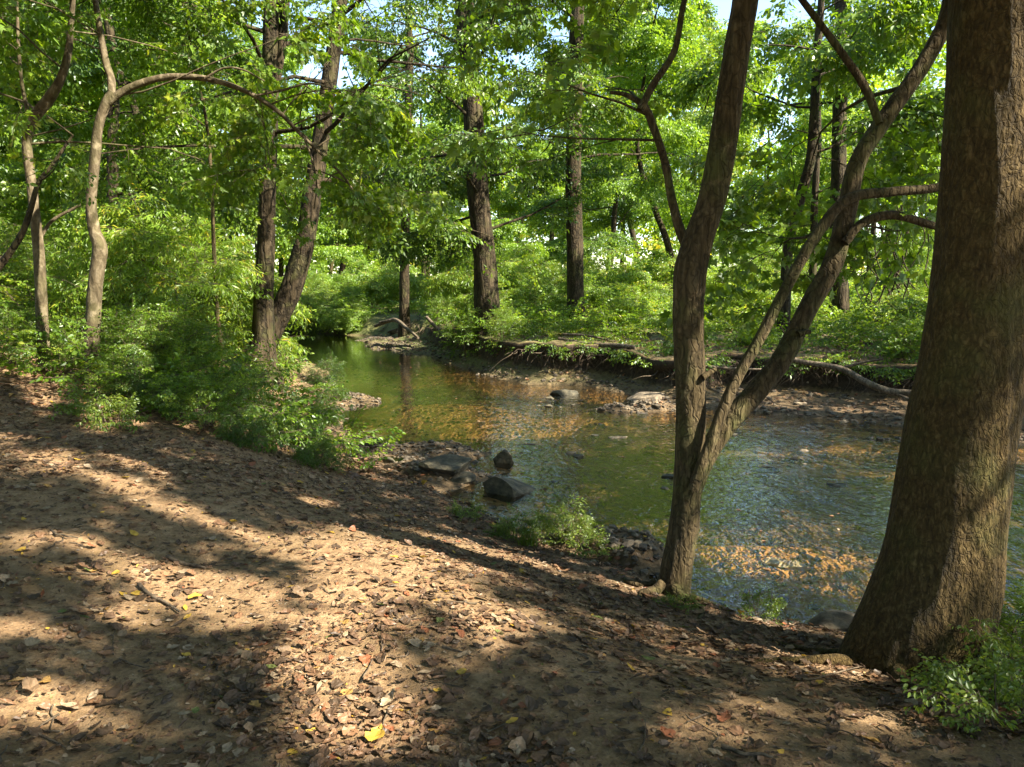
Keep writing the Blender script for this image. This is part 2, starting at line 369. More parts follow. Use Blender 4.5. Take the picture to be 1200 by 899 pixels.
# ------------------------------------------------------------------ leaf templates
def two_halves(half, fold, curl=0.0):
    h = np.array(half, float); r = np.column_stack([h[:, 0], h[:, 1], fold * h[:, 0] - curl * h[:, 1] ** 2])
    l = r.copy(); l[:, 0] *= -1
    n = len(h); return np.vstack([r, l]), [list(range(n)), list(range(2 * n - 1, n - 1, -1))]
MAPLE = two_halves([(0, 0), (.22, -.08), (.47, .10), (.30, .24), (.56, .55), (.24, .52), (.13, .72), (0, 1)], .22, .12)
OVAL = two_halves([(0, 0), (.24, .25), (.27, .55), (0, 1)], .25, .15)
RHOMB = (np.array([(0, 0, 0), (.34, .45, .05), (0, 1, -.05), (-.34, .45, .05)], float), [[0, 1, 2, 3]])
NARROW = two_halves([(0, 0), (.11, .3), (.09, .65), (0, 1)], .2, .25)
def rotm(ax, a):
    ax = np.asarray(ax, float); ax = ax / np.linalg.norm(ax); K = np.array([[0, -ax[2], ax[1]], [ax[2], 0, -ax[0]], [-ax[1], ax[0], 0]])
    return np.eye(3) + math.sin(a) * K + (1 - math.cos(a)) * K @ K
class Tpl: pass
def make_spray(leaf, seed, size=.2, n_side=3, per=4, tilt=.45, twigs=True, spread=1.0):
    rg = np.random.default_rng(seed); V = []; L = []; T = []; tone = []; mi = []; n = 0
    def add_leaf(p, dirv, s):
        nonlocal n
        d = dirv / np.linalg.norm(dirv); up = np.array([0, 0, 1.]) + rg.normal(0, tilt, 3); up -= d * (up @ d); up /= np.linalg.norm(up) + 1e-9
        x = np.cross(d, up); M = np.stack([x, d, up])
        v = leaf[0] * s @ M + p; V.append(v)
        t = rg.uniform(-.28, .28)
        for f in leaf[1]: L.extend([i + n for i in f]); T.append(len(f)); tone.append(t); mi.append(0)
        n += len(v)
    def twig(P, r):
        nonlocal n
        if not twigs: return
        for a, b, ra, rb in zip(P[:-1], P[1:], r[:-1], r[1:]):
            d = b - a; u = np.cross(d, [0, 0, 1.]); u /= np.linalg.norm(u) + 1e-9; w2 = np.cross(u, d); w2 /= np.linalg.norm(w2) + 1e-9
            c = [u, -.5 * u + .87 * w2, -.5 * u - .87 * w2]
            v = np.array([a + ra * q for q in c] + [b + rb * q for q in c]); V.append(v)
            for i in range(3): j = (i + 1) % 3; L.extend([n + i, n + j, n + 3 + j, n + 3 + i]); T.append(4); tone.append(0); mi.append(1)
            n += 6
    def line(p0, d, ln, k, r):
        P = [p0]; dd = d.copy()
        for i in range(3): dd = dd + rg.normal(0, .12, 3) + np.array([0, 0, -.06]); dd /= np.linalg.norm(dd); P.append(P[-1] + dd * ln / 3)
        P = np.array(P); twig(P, np.linspace(r, r * .4, 4))
        for i in range(k):
            t = (i + .6) / k * 3; j = min(int(t), 2); q = P[j] + (P[j + 1] - P[j]) * (t - j)
            side = 1 if i % 2 else -1
            for sd_ in ((side,) if per < 3 else (1, -1)):
                a = rg.uniform(.6, 1.2) * sd_; c_, s_ = math.cos(a), math.sin(a)
                ld = np.array([dd[0] * c_ - dd[1] * s_, dd[0] * s_ + dd[1] * c_, dd[2] - rg.uniform(.1, .55)])
                pet = ld / np.linalg.norm(ld) * size * rg.uniform(.25, .6)
                add_leaf(q + pet, ld, size * rg.uniform(.6, 1.15))
        add_leaf(P[-1], dd + np.array([0, 0, -.3]), size * rg.uniform(.7, 1.1))
        return P, dd
    P, dd = line(np.zeros(3), np.array([0, 1., 0]), 1.0, per, .008)
    for s in range(n_side):
        t = (s + .5) / n_side * 2.4; j = int(t); q = P[j] + (P[j + 1] - P[j]) * (t - j); a = (1 if s % 2 else -1) * rg.uniform(.6, 1.1) * spread
        line(q, np.array([math.sin(a), math.cos(a), rg.uniform(-.15, .15)]), rg.uniform(.45, .7), max(2, per - 1), .005)
    o = Tpl(); o.V = np.vstack(V); o.L = np.array(L); o.T = np.array(T); o.tone = np.array(tone); o.mi = np.array(mi); return o
def tpls(leaf, base, n=4, **kw): return [make_spray(leaf, base + i, **kw) for i in range(n)]
SP_MAPLE = tpls(MAPLE, 10, size=.24, n_side=3, per=3)
SP_MAPLE2 = tpls(MAPLE, 20, size=.22, n_side=4, per=3, tilt=.5)
SP_OVAL = tpls(OVAL, 30, size=.22, n_side=4, per=4, tilt=.5)
SP_RH = tpls(RHOMB, 40, size=.16, n_side=6, per=5, tilt=.6, twigs=False)
SP_NAR = tpls(NARROW, 50, size=.26, n_side=4, per=5, tilt=.5)
SP_SMALL = tpls(OVAL, 60, size=.15, n_side=5, per=5, tilt=.6)
def put_sprays(mb, S, P, D, scale, rg, mleaf=0, mtwig=1, base=.5, var=.22, fkeep=None):
    """place sprays: origin P, direction D (horizontal-ish), keeps the leaf layer roughly level"""
    P = np.asarray(P, float); D = np.asarray(D, float); N = len(P)
    if N == 0: return
    D = D / (np.linalg.norm(D, axis=1)[:, None] + 1e-9); scale = np.broadcast_to(np.asarray(scale, float), (N,))
    up = np.tile([0, 0, 1.], (N, 1)) + rg.normal(0, .22, (N, 3)); up -= D * (up * D).sum(1)[:, None]; up /= np.linalg.norm(up, axis=1)[:, None] + 1e-9
    Xx = np.cross(D, up); M = np.stack([Xx, D, up], 1)
    pick = rg.integers(0, len(S), N); base = np.broadcast_to(np.asarray(base, float), (N,))
    for k, s in enumerate(S):
        q = np.where(pick == k)[0]
        if not len(q): continue
        Vv = np.einsum('vj,njk->nvk', s.V, M[q]) * scale[q, None, None] + P[q, None]
        nv = len(s.V); L = (s.L[None] + (np.arange(len(q)) * nv)[:, None])
        tn = s.tone[None] + (base[q] + rg.uniform(-var, var, len(q)))[:, None]
        T_ = np.tile(s.T, len(q)); tn = np.clip(tn, 0, 1).ravel(); mi_ = np.tile(np.where(s.mi == 0, mleaf, mtwig), len(q)); L = L.ravel()
        if fkeep is not None:      # drop single leaves whose shadow would fall into a sunny gap
            st = np.concatenate([[0], np.cumsum(T_)[:-1]]); c_ = Vv.reshape(-1, 3)[L[st]]; kf = fkeep(c_); L = L[np.repeat(kf, T_)]; T_ = T_[kf]; tn = tn[kf]; mi_ = mi_[kf]
        mb.add(Vv, L, T_, tn, mi_)

# ------------------------------------------------------------------ growth
def grow(p, d, ln, r, rg, tubes, spr, lvl=0, maxl=2, step=.35, droop=.04, leaf_from=.3, nchild=(4, 7)):
    n = max(4, int(ln / .35)); P = [np.array(p, float)]; d = np.array(d, float); d /= np.linalg.norm(d)
    for i in range(n):
        d = d + rg.normal(0, .13, 3) + np.array([0, 0, (.05 if lvl == 0 else 0) - droop * (1 + 1.5 * i / n)]); d /= np.linalg.norm(d); P.append(P[-1] + d * ln / n)
    P = np.array(P); rad = r * (1 - .8 * np.linspace(0, 1, n + 1)); tubes.append((P, rad, lvl))
    def pt(t):
        f = t * n; j = min(int(f), n - 1); return P[j] + (P[j + 1] - P[j]) * (f - j), P[j + 1] - P[j]
    if lvl < maxl:
        c = rg.integers(*nchild)
        for i in range(c):
            t = .2 + .78 * (i + rg.uniform(0, 1)) / c; q, dd = pt(t); dd = dd / np.linalg.norm(dd)
            a = (1 if i % 2 else -1) * rg.uniform(.6, 1.2); ca, sa = math.cos(a), math.sin(a)
            nd = np.array([dd[0] * ca - dd[1] * sa, dd[0] * sa + dd[1] * ca, dd[2] * .6 + rg.uniform(-.15, .25)])
            grow(q, nd, ln * rg.uniform(.35, .6) * (1.1 - .4 * t), r * .5 * (1 - .6 * t), rg, tubes, spr, lvl + 1, maxl, step, droop, leaf_from, nchild)
    if lvl >= 1 or maxl == 0:
        k = max(1, int(ln / step))
        for i in range(k):
            t = leaf_from + (1 - leaf_from) * (i + rg.uniform(0, 1)) / k; q, dd = pt(min(t, .99)); dd = dd / np.linalg.norm(dd)
            a = rg.uniform(-1.3, 1.3); ca, sa = math.cos(a), math.sin(a)
            spr.append((q, np.array([dd[0] * ca - dd[1] * sa, dd[0] * sa + dd[1] * ca, dd[2] * .5 - rg.uniform(0, .35)])))
    q, dd = pt(.97); spr.append((q, dd + np.array([0, 0, -.1])))

def crown_of(mb, tubes, spr, S, scale, rg, base=.5, var=.22, mats=(0, 1), keep=None, minr=.003, seg0=7):
    if keep is not None: tubes = [t for t in tubes if t[2] == 0 or keep_shade(t[0]).mean() > .85]
    for P, rad, lvl in tubes: tube(mb, P, np.maximum(rad, minr), seg0 if lvl == 0 else (5 if lvl == 1 else 4), 0, .5, mats[1], cap=False)
    if not spr: return
    P = np.array([a for a, b in spr]); D = np.array([b for a, b in spr])
    if keep is not None: m = keep(P) & open_up(P, rg); P = P[m]; D = D[m]
    put_sprays(mb, S, P, D, scale * rg.uniform(.75, 1.25, len(P)), rg, mats[0], mats[1], base, var, keep_shade if keep is keep_shade else None)

def px_stem(pts, d, dd=0.0, n=10):
    """pts [(px,py,width_px)], forward distance d at the foot growing by dd per point"""
    C = np.array([at(x, y, d + dd * i) for i, (x, y, w_) in enumerate(pts)])
    Rr = np.array([w_ / 2 / F * (d + dd * i) * (.74 if 8.2 < d < 9.3 else .91 if 4.45 < d < 4.9 else 1) for i, (x, y, w_) in enumerate(pts)])
    Q = catmull(np.column_stack([C, Rr]), n); return Q[:, :3], Q[:, 3]
def sink(P, r, depth=.25):
    """extend a stem's foot under the ground"""
    f = P[0].copy(); g = H(f[0], f[1]); d0 = P[0] - P[1]; d0 /= np.linalg.norm(d0)
    tgt = np.array([f[0], f[1], g - depth]); 
    if f[2] > g - depth: return np.vstack([tgt, P]), np.concatenate([[r[0]], r])
    return P, r

# ------------------------------------------------------------------ near trees
rg = np.random.default_rng(4)
# ---- where sunlight reaches the floor through gaps cut into the canopy (picture positions of the sunny spots, turned into ground points)
LIT = [(90, 652, 95, 26, 10), (62, 536, 85, 16, 22), (165, 575, 90, 13, 20), (250, 612, 60, 10, 15), (150, 540, 60, 8, 22), (400, 782, 95, 40, 5), (290, 712, 170, 36, 14),
       (455, 640, 110, 20, 5), (560, 652, 80, 20, 8), (480, 705, 110, 36, 10), (600, 722, 38, 14, 0), (430, 850, 90, 45, 0), (330, 640, 60, 13, 12),
       (850, 842, 95, 26, -8), (905, 742, 50, 12, 10), (1010, 850, 70, 18, -5), (965, 770, 40, 10, 10), (50, 828, 100, 36, 0), (25, 740, 70, 20, 5), (150, 720, 60, 14, 12), (180, 860, 40, 14, 0), (350, 588, 40, 6, 0), (1060, 730, 70, 22, -30),
       (520, 480, 90, 22, 0), (590, 492, 100, 24, 0), (545, 503, 40, 14, 0), (440, 436, 75, 15, 0), (900, 655, 105, 28, 5), (940, 625, 60, 12, 0), (1010, 690, 70, 12, 0),
       (1190, 640, 30, 40, 0), (740, 470, 50, 14, 0), (980, 530, 60, 10, 0), (430, 405, 60, 12, 0), (650, 640, 50, 26, 0), (540, 392, 50, 16, 0), (950, 595, 60, 7, 0), (120, 470, 30, 40, 0), (50, 440, 24, 50, 0)]
LITW = []
def lit_ground(x, y):
    g = H(x, y, False); px, py, yc = proj(np.stack([x, y, g], -1))
    wx = fbm(x * 1.3, y * 1.3, 31, 3) * .55; m = np.zeros(x.shape, bool)
    for cx_, cy_, rx, ry, rot in LIT:
        a = R(rot); c, s = math.cos(a), math.sin(a); dx = px - cx_; dy = py - cy_
        u = (dx * c + dy * s) / rx; v = (-dx * s + dy * c) / ry
        m |= (u * u + v * v) < (1 + 1.3 * wx)
    for lx, ly, lr in LITW: m |= np.hypot(x - lx, y - ly) < lr * (1 + .8 * wx)
    m &= fbm(x * 2.7, y * 2.7, 35, 3) < .36
    m |= fbm(x * 2.9, y * 2.9, 36, 2) > .60
    infr = (yc > .5) & (px > -60) & (px < 1260) & (py > 395) & (py < 960)
    return np.where(infr, m, m | (fbm(x * .8, y * .8, 33, 2) > np.where(y < 19, .32, .15)))
ST = np.array(SV) / SV[2]
def land(P):
    P = np.asarray(P, float); q = P.copy(); t = P[:, 2] - .5
    for _ in range(3):
        q = P - ST * t[:, None]; t = t + (q[:, 2] - H(q[:, 0], q[:, 1], False)) / 1.0
    return P - ST * t[:, None]
for a_, b_, d_, r_ in [(1095, 705, 3.25, .10), (1055, 742, 3.15, .14), (1120, 670, 3.3, .06), (1172, 600, 3.45, .10), (1160, 660, 3.45, .1), (50, 380, 9, .5), (52, 435, 9, .5), (48, 320, 9, .4), (110, 300, 8.4, .18), (107, 225, 8.4, .2),
                       (664, 615, 5.4, .3), (620, 632, 5.6, .25), (548, 395, 18, .8), (800, 645, 4.55, .06), (180, 92, 8.4, .5), (140, 112, 8.4, .4), (700, 130, 6, .6), (880, 60, 6, .5), (100, 60, 8, .9), (200, 40, 8.5, .6), (920, 110, 6.5, .5), (970, 330, 4.7, .08), (1040, 224, 4.5, .15)]:
    q_ = land(at(a_, b_, d_)[None])[0]; LITW.append((q_[0], q_[1], max(r_, .2)))
def keep_shade(P):
    q = land(P); return ~lit_ground(q[:, 0], q[:, 1])

CLR = [([(308, 440), (309, 350), (314, 460), (320, 0)], 14, 12.2), ([(300, 430), (340, 340), (366, 230), (402, 0)], 14, 12.2), ([(108, 460), (112, 330), (107, 235), (124, 122)], 15, 8.3),
       ([(54, 462), (47, 320), (33, 180), (72, 90)], 14, 8.9), ([(124, 118), (185, 92), (250, 94), (325, 130), (400, 205)], 12, 8.4), ([(675, 365), (672, 180)], 14, 20), ([(573, 390), (567, 320)], 16, 19), ([(261, 440), (251, 300), (240, 120)], 6, 11),
       ([(812, 700), (808, 330), (850, 150), (875, 0)], 22, 4.6), ([(830, 530), (945, 365), (1005, 190), (1110, 20)], 16, 4.6), ([(860, 450), (962, 268), (1040, 225), (1100, 222)], 9, 4.5),
       ([(400, 440), (480, 420)], 60, 19), ([(480, 400), (560, 470), (700, 460)], 40, 13)]
def open_up(P, rg):
    # thins the sprays that would hide the trunks or close the sky over the creek
    P = np.asarray(P, float); px, py, yc = proj(P); keep = np.ones(len(P), bool); u = rg.uniform(0, 1, len(P))
    for L_, w_, d_ in CLR:
        dd = pdist(px, py, np.array(L_, float)); keep &= ~((dd < w_ * 1.15) & (P[:, 1] < d_) & (yc > 0) & (u < .9))
    el = np.degrees(np.arctan2(P[:, 2], P[:, 1] - 5.0)); ch = inside(P[:, 0], P[:, 1]) | (pdist(P[:, 0], P[:, 1], FAR) < 9) | (pdist(P[:, 0], P[:, 1], NEAR) < 2)
    e2 = np.degrees(np.arctan2(P[:, 2] - CZ, P[:, 1]))
    ew = np.degrees(np.arctan2(P[:, 2], np.maximum(P[:, 1] - 8.5, .1))); az_ = (P[:, 0] + .8) / np.maximum(P[:, 1] - 8.5, .1)
    keep &= ~((ew > 44) & (abs(az_) < np.where(P[:, 1] < 16, 1.2, .45)) & (P[:, 1] > 9) & (u > .35))
    slot = (abs(px - 607) < 40) | (abs(px - 440) < 50) | (abs(px - 505) < 24)      # sky gaps between the crowns
    keep &= ~(slot & (e2 > 9.5) & (P[:, 1] > 9.5) & (yc > 0) & (u < .7))
    keep &= ~((e2 > 24) & ch & (P[:, 1] > 5) & (u < .85))
    return keep
def extend(P, r, top, rg, lean=(0, 0)):
    P = list(P); r = list(r); d = P[-1] - P[-4]; d = d / np.linalg.norm(d); z0 = P[-1][2]; r0 = r[-1]
    while P[-1][2] < top:
        d = d + rg.normal(0, .05, 3) + np.array([lean[0], lean[1], .06]); d /= np.linalg.norm(d); P.append(P[-1] + d * .4)
        r.append(max(.012, r0 * (1 - .9 * (P[-1][2] - z0) / max(.1, top - z0))))
    return np.array(P), np.array(r)
def boughs(P, r, zmin, n, L, rg, tubes, spr, maxl=2, up=.35, avoid=None, step=.35, nchild=(4, 7), az0=0, azs=None):
    zs = P[:, 2]; top = zs.max()
    for i in range(n):
        z = zmin + (top - zmin) * ((i + rg.uniform(0, .9)) / n) ** .85; j = int(np.argmin(abs(zs - z)))
        az = az0 + i * 2.4 + rg.uniform(-.4, .4) if azs is None else azs[i % len(azs)] + rg.uniform(-.3, .3)
        f = (z - zmin) / max(.5, top - zmin)
        grow(P[j], (math.cos(az), math.sin(az), up + .5 * f), L * (1 - .55 * f) * rg.uniform(.8, 1.15), max(.010, min(r[j] * .3, .045)), rg, tubes, spr, 0, maxl, step, nchild=nchild)

def finish(name, loc, stems, tubes, spr, S, scale, mat_bark, mat_leaf, label, cat, group=None, keep=None, rough=.10, base=.5, flare=(1.0, .28, 5), seg=20, rg=rg, segr=.1, roots=()):
    root = empty(name, loc); tag(root, label, cat, group); o = np.array(loc)
    for k, (P, r) in enumerate(stems):
        m = MB(); tube(m, P, r, seg if k == 0 else 14, rough, .5, 0, k * 3.1 + loc[0], flare=flare if k == 0 else None)
        m.build('trunk' if k == 0 else 'limb', mat_bark, root, o)
    m = MB(); crown_of(m, tubes, spr, S, scale, rg, base, mats=(0, 1), keep=keep); m.build('crown', [mat_leaf, mat_bark], root, o)
    for (az, L_, r0_) in roots:
        t_ = np.linspace(0, 1, 9); R0 = stems[0][1][2] * .75; xx = loc[0] + (R0 + L_ * t_) * math.cos(az) + .09 * np.sin(t_ * 5 + az) * t_; yy = loc[1] + (R0 + L_ * t_) * math.sin(az) + .09 * np.cos(t_ * 4 + az) * t_
        rr_ = r0_ * (1 - .8 * t_); zz = H(xx, yy, False) + rr_ * (.45 - 1.3 * t_) + .01; zz[0] += r0_ * .9; m = MB(); tube(m, catmull(np.stack([xx, yy, zz], -1), 4), np.interp(np.linspace(0, 1, 33), t_, rr_), 12, .18, seed=az); m.build('root', mat_bark, root, o)
    return root

# the big trunk at right
P, r = px_stem([(1058, 790, 128), (1070, 755, 132), (1098, 680, 132), (1112, 600, 124), (1127, 500, 117), (1141, 420, 112), (1155, 300, 106), (1166, 150, 103), (1173, 0, 100)], 3.5)
loc = (P[0][0], P[0][1], H(P[0][0], P[0][1])); P, r = extend(P, r, 15, rg); P, r = sink(P, r, .3); tubes = []; spr = []
boughs(P, r, 5.6, 15, 4.2, rg, tubes, spr, 2, .3)
finish('broad_tree', loc, [(P, r)], tubes, spr, SP_MAPLE2, .42, M_BARK_BIG, M_LEAF, 'thick brown trunk with scaly bark and a flared foot, nearest tree at the right edge', 'tree', keep=keep_shade, rough=.07, flare=(.95, .26, 3), seg=96, roots=[(3.4, .8, .035), (4.2, .6, .04), (5.1, .5, .04), (2.8, .5, .03)])

# the multi-stemmed tree on the bank
S1 = px_stem([(784, 712, 46), (792, 670, 40), (801, 620, 38), (807, 560, 38), (809, 480, 38), (807, 400, 38), (808, 330, 40), (816, 290, 38), (833, 240, 34), (847, 170, 33), (860, 80, 32), (875, -10, 30)], 4.65)
S2 = px_stem([(800, 610, 24), (822, 545, 26), (850, 500, 28), (890, 455, 27), (920, 415, 26), (945, 365, 25), (975, 310, 24), (992, 250, 23), (1005, 190, 21), (1040, 135, 21), (1080, 78, 20), (1108, 25, 20), (1118, -20, 18)], 4.62, .03)
S3 = px_stem([(812, 575, 15), (832, 520, 15), (858, 455, 15), (893, 392, 14), (925, 330, 14), (962, 268, 14), (995, 233, 13), (1045, 225, 12), (1095, 220, 11), (1130, 205, 9)], 4.5, .02)
S4 = px_stem([(814, 306, 16), (799, 275, 13), (788, 238, 11), (779, 190, 10), (766, 150, 10), (755, 125, 9), (735, 112, 6), (715, 108, 4)], 4.7, .03)
S5 = px_stem([(990, 285, 11), (1010, 262, 11), (1045, 252, 11), (1085, 262, 10), (1130, 275, 8)], 4.72, .01)
S6 = px_stem([(1030, 145, 9), (1015, 105, 10), (985, 60, 9), (955, 20, 8), (925, -20, 7)], 4.8, .05)
S7 = px_stem([(750, 130, 10), (765, 100, 9), (790, 60, 8), (800, 10, 7), (810, -30, 6)], 4.75, .05)
loc = (S1[0][0][0], S1[0][0][1], H(S1[0][0][0], S1[0][0][1]))
S1 = extend(*S1, 10, rg); S2 = extend(*S2, 8.5, rg); S6 = extend(*S6, 7, rg); S7 = extend(*S7, 7, rg); tubes = []; spr = []
boughs(*S1, 3.6, 9, 2.6, rg, tubes, spr, 2, .25, az0=.4); boughs(*S1, 3.3, 9, 3.3, rg, tubes, spr, 2, .02, azs=[2.75, 2.3, 2.95, 2.5, 2.1]); boughs(*S2, 3.1, 12, 2.2, rg, tubes, spr, 2, .2, az0=2)
boughs(*S4, 2.9, 3, 1.2, rg, tubes, spr, 1, .1, azs=[2.9, 3.9, 1.6], nchild=(2, 3)); boughs(*S6, 3.6, 5, 1.6, rg, tubes, spr, 1, .15); boughs(*S7, 3.2, 5, 1.6, rg, tubes, spr, 1, .15, azs=[2.5, 1.2, 3.4, .2])
boughs(*S3, 2.3, 2, .9, rg, tubes, spr, 1, -.1, azs=[1.6, 1.0]); boughs(*S5, 2.3, 2, .9, rg, tubes, spr, 1, -.1, azs=[1.5, 1.0])
for (a, b, d_, ln) in [(905, 350, 4.8, .5), (830, 330, 4.8, .35), (955, 330, 4.9, .5), (880, 395, 4.7, .3), (815, 355, 4.6, .2)]:
    grow(at(a, b, d_), (rg.uniform(.1, .5), .5, .1), ln, .006, rg, tubes, spr, 1, 1, .22)
S1 = sink(*S1)
K1 = px_stem([(824, 442, 9), (833, 436, 7), (840, 433, 5)], 4.56); K2 = px_stem([(936, 392, 9), (944, 389, 7), (950, 389, 5)], 4.66)
finish('multi_stem_tree', loc, [S1, S2, S3, S4, S5, S6, S7, K1, K2], tubes, spr, SP_MAPLE, .31, M_BARK, M_LEAF, 'forked tree with several slanting stems growing from one foot at the water edge', 'tree', keep=keep_shade, rough=.11, flare=(.6, .16, 5), seg=40, base=.55, roots=[(3.9, .45, .035), (4.9, .4, .04), (2.9, .3, .03), (5.7, .3, .03)])

# the leaning clump left of the creek
S1 = px_stem([(296, 462, 60), (303, 430, 40), (309, 400, 26), (309, 350, 22), (312, 290, 20), (314, 210, 18), (317, 120, 18), (318, 40, 18), (320, -20, 18)], 12.3)
S2 = px_stem([(290, 455, 40), (300, 425, 34), (318, 388, 26), (340, 340, 25), (357, 285, 23), (366, 230, 21), (376, 160, 19), (388, 80, 17), (402, -20, 15)], 12.5, .1)
S3 = px_stem([(318, 120, 8), (325, 90, 9), (332, 40, 9), (336, -20, 9)], 12.3)
loc = (S1[0][0][0], S1[0][0][1], H(S1[0][0][0], S1[0][0][1])); tubes = []; spr = []
S1 = extend(*S1, 9.2, rg); S2 = extend(*S2, 9, rg, (.01, 0)); S1 = sink(*S1)
boughs(*S1, 4.0, 15, 3.6, rg, tubes, spr, 2, .12); boughs(*S2, 3.5, 15, 3.8, rg, tubes, spr, 2, .05, az0=1)
finish('leaning_tree', loc, [S1, S2, S3], tubes, spr, SP_SMALL, .55, M_BARKD, M_LEAF, 'pair of tall trunks, one leaning towards the creek, rising from one dark broad foot', 'tree', keep=keep_shade, rough=.10, flare=(1.3, .45, 5), seg=28, base=.42)

# the tree whose bough arches over
S1 = px_stem([(107, 470, 24), (108, 430, 22), (109, 380, 22), (112, 330, 21), (117, 292, 21), (110, 268, 17), (107, 235, 15), (111, 190, 15), (115, 150, 14), (124, 122, 14), (133, 108, 13)], 8.4)
S2 = px_stem([(124, 122, 12), (150, 104, 11), (185, 92, 10), (215, 90, 9.5), (250, 94, 8.5), (290, 108, 7.5), (325, 130, 6.5), (350, 155, 5.5), (378, 182, 4.5), (405, 210, 3.5), (420, 235, 2)], 8.4, .02)
S3 = px_stem([(131, 112, 11), (130, 92, 11), (124, 72, 10), (118, 40, 9), (110, -10, 8)], 8.45, .05)
S4 = px_stem([(300, 112, 3.5), (330, 106, 3.5), (365, 98, 3), (400, 108, 2)], 8.45, .02)
S5 = px_stem([(355, 158, 3), (365, 185, 3), (371, 215, 2.5), (368, 245, 1.6)], 8.5)
S6 = px_stem([(240, 92, 3.5), (262, 80, 3), (285, 82, 3), (310, 95, 2)], 8.4)
loc = (S1[0][0][0], S1[0][0][1], H(S1[0][0][0], S1[0][0][1])); tubes = []; spr = []
S3 = extend(*S3, 9.5, rg); S1 = sink(*S1); boughs(*S3, 3.8, 17, 2.6, rg, tubes, spr, 2, .15)
for j in range(12, len(S2[0]) - 4, 5): grow(S2[0][j], (rg.uniform(-.6, .8), rg.uniform(-.2, 1), rg.uniform(-.1, .45)), rg.uniform(.7, 1.3), .01, rg, tubes, spr, 1, 2, .3, droop=.07)
for j in range(30, len(S2[0]) - 2, 12): grow(S2[0][j], (rg.uniform(-.2, .9), rg.uniform(-.2, .6), rg.uniform(-.5, .1)), rg.uniform(.7, 1.2), .008, rg, tubes, spr, 1, 2, .3, droop=.07)
finish('arching_tree', loc, [S1, S2, S3, S4, S5, S6], tubes, spr, SP_MAPLE2, .38, M_BARKP, M_LEAF, 'grey crooked tree sending one long bough arching to the right over the path', 'tree', keep=keep_shade, rough=.08, flare=(.3, .15, 5), seg=24, base=.62)

# the pale kinked tree at the left edge
S1 = px_stem([(54, 462, 20), (52, 420, 18), (49, 370, 17), (47, 320, 16), (43, 270, 15), (38, 225, 14), (33, 185, 14), (32, 160, 14), (40, 138, 16), (58, 115, 16), (72, 90, 12), (80, 60, 10), (84, 20, 8), (86, -20, 7)], 9.0)
S2 = px_stem([(34, 160, 7), (32, 130, 6), (26, 100, 5), (22, 60, 5), (20, 10, 4)], 9.0, .05)
S3 = px_stem([(44, 285, 5), (60, 260, 5), (85, 245, 4), (110, 232, 3)], 9.1, .05)
loc = (S1[0][0][0], S1[0][0][1], H(S1[0][0][0], S1[0][0][1])); tubes = []; spr = []
S1 = extend(*S1, 9, rg); S2 = extend(*S2, 7, rg); S1 = sink(*S1)
boughs(*S1, 3.4, 17, 2.4, rg, tubes, spr, 2, .2); boughs(*S2, 3.6, 8, 1.8, rg, tubes, spr, 2, .2)
finish('kinked_tree', loc, [S1, S2, S3], tubes, spr, SP_MAPLE2, .38, M_BARKP, M_LEAFY, 'slender pale trunk with a sharp kink near its top, leftmost tree beside the path', 'tree', keep=keep_shade, rough=.07, flare=(.3, .12, 5), seg=20, base=.45)

def simple_tree(name, pts, d, top, label, S, scale, mb_, ml, zmin, nb, L, group=None, keep=keep_shade, base=.5, maxl=2, extra=()):
    S1 = px_stem(pts, d); loc = (S1[0][0][0], S1[0][0][1], H(S1[0][0][0], S1[0][0][1])); tubes = []; spr = []
    S1 = extend(*S1, top, rg); S1 = sink(*S1, .4)
    boughs(*S1, zmin, nb, L, rg, tubes, spr, maxl, .12)
    st = [S1] + [px_stem(e, d, .02) for e in extra]
    return finish(name, loc, st, tubes, spr, S, scale, mb_, ml, label, 'tree', group, keep, seg=18, base=base, flare=(.5, .3, 5))
simple_tree('sapling', [(264, 448, 6), (260, 410, 5.5), (255, 370, 5), (251, 300, 4.5), (248, 220, 4), (243, 150, 3.5), (232, 95, 3)], 11.5, 7, 'very thin straight sapling between the arching tree and the leaning pair', SP_OVAL, .45, M_BARK, M_LEAFY, 3.2, 9, 1.4, maxl=1)
simple_tree('background_tree', [(129, 400, 15), (130, 340, 14), (131, 280, 13), (132, 200, 12), (134, 100, 11)], 15.5, 13, 'dark trunk in the thicket just right of the arching tree', SP_OVAL, .6, M_BARKD, M_LEAFD, 3.5, 15, 3)
simple_tree('far_bank_tree', [(676, 372, 24), (675, 355, 20), (674, 300, 19), (672, 220, 18), (673, 140, 17), (675, 60, 16), (677, -10, 15)], 21, 12, 'straight dark trunk standing alone on the far bank, left of the forked tree', SP_SMALL, .75, M_BARKD, M_LEAF, 5.2, 15, 3.6)
simple_tree('far_bank_tree', [(573, 392, 42), (571, 365, 30), (567, 300, 26), (560, 220, 24), (553, 120, 22), (545, 20, 21), (543, -10, 20)], 19.5, 11, 'broad dark shaded trunk on the far bank at the middle of the picture', SP_SMALL, .75, M_BARKD, M_LEAFD, 3.0, 22, 3.6)
simple_tree('far_bank_tree', [(920, 345, 13), (922, 310, 12), (927, 270, 12), (940, 225, 12), (951, 180, 11), (955, 120, 10), (958, 60, 9)], 17, 11, 'thin curved grey trunk on the far bank behind the slanting stems', SP_OVAL, .7, M_BARKD, M_LEAF, 4.6, 12, 3)
simple_tree('far_bank_tree', [(984, 345, 20), (983, 310, 18), (982, 250, 17), (983, 180, 16), (985, 80, 15)], 21, 16, 'brown trunk half hidden behind the slanting stems on the far bank', SP_SMALL, .75, M_BARKD, M_LEAF, 5.5, 13, 3.6)
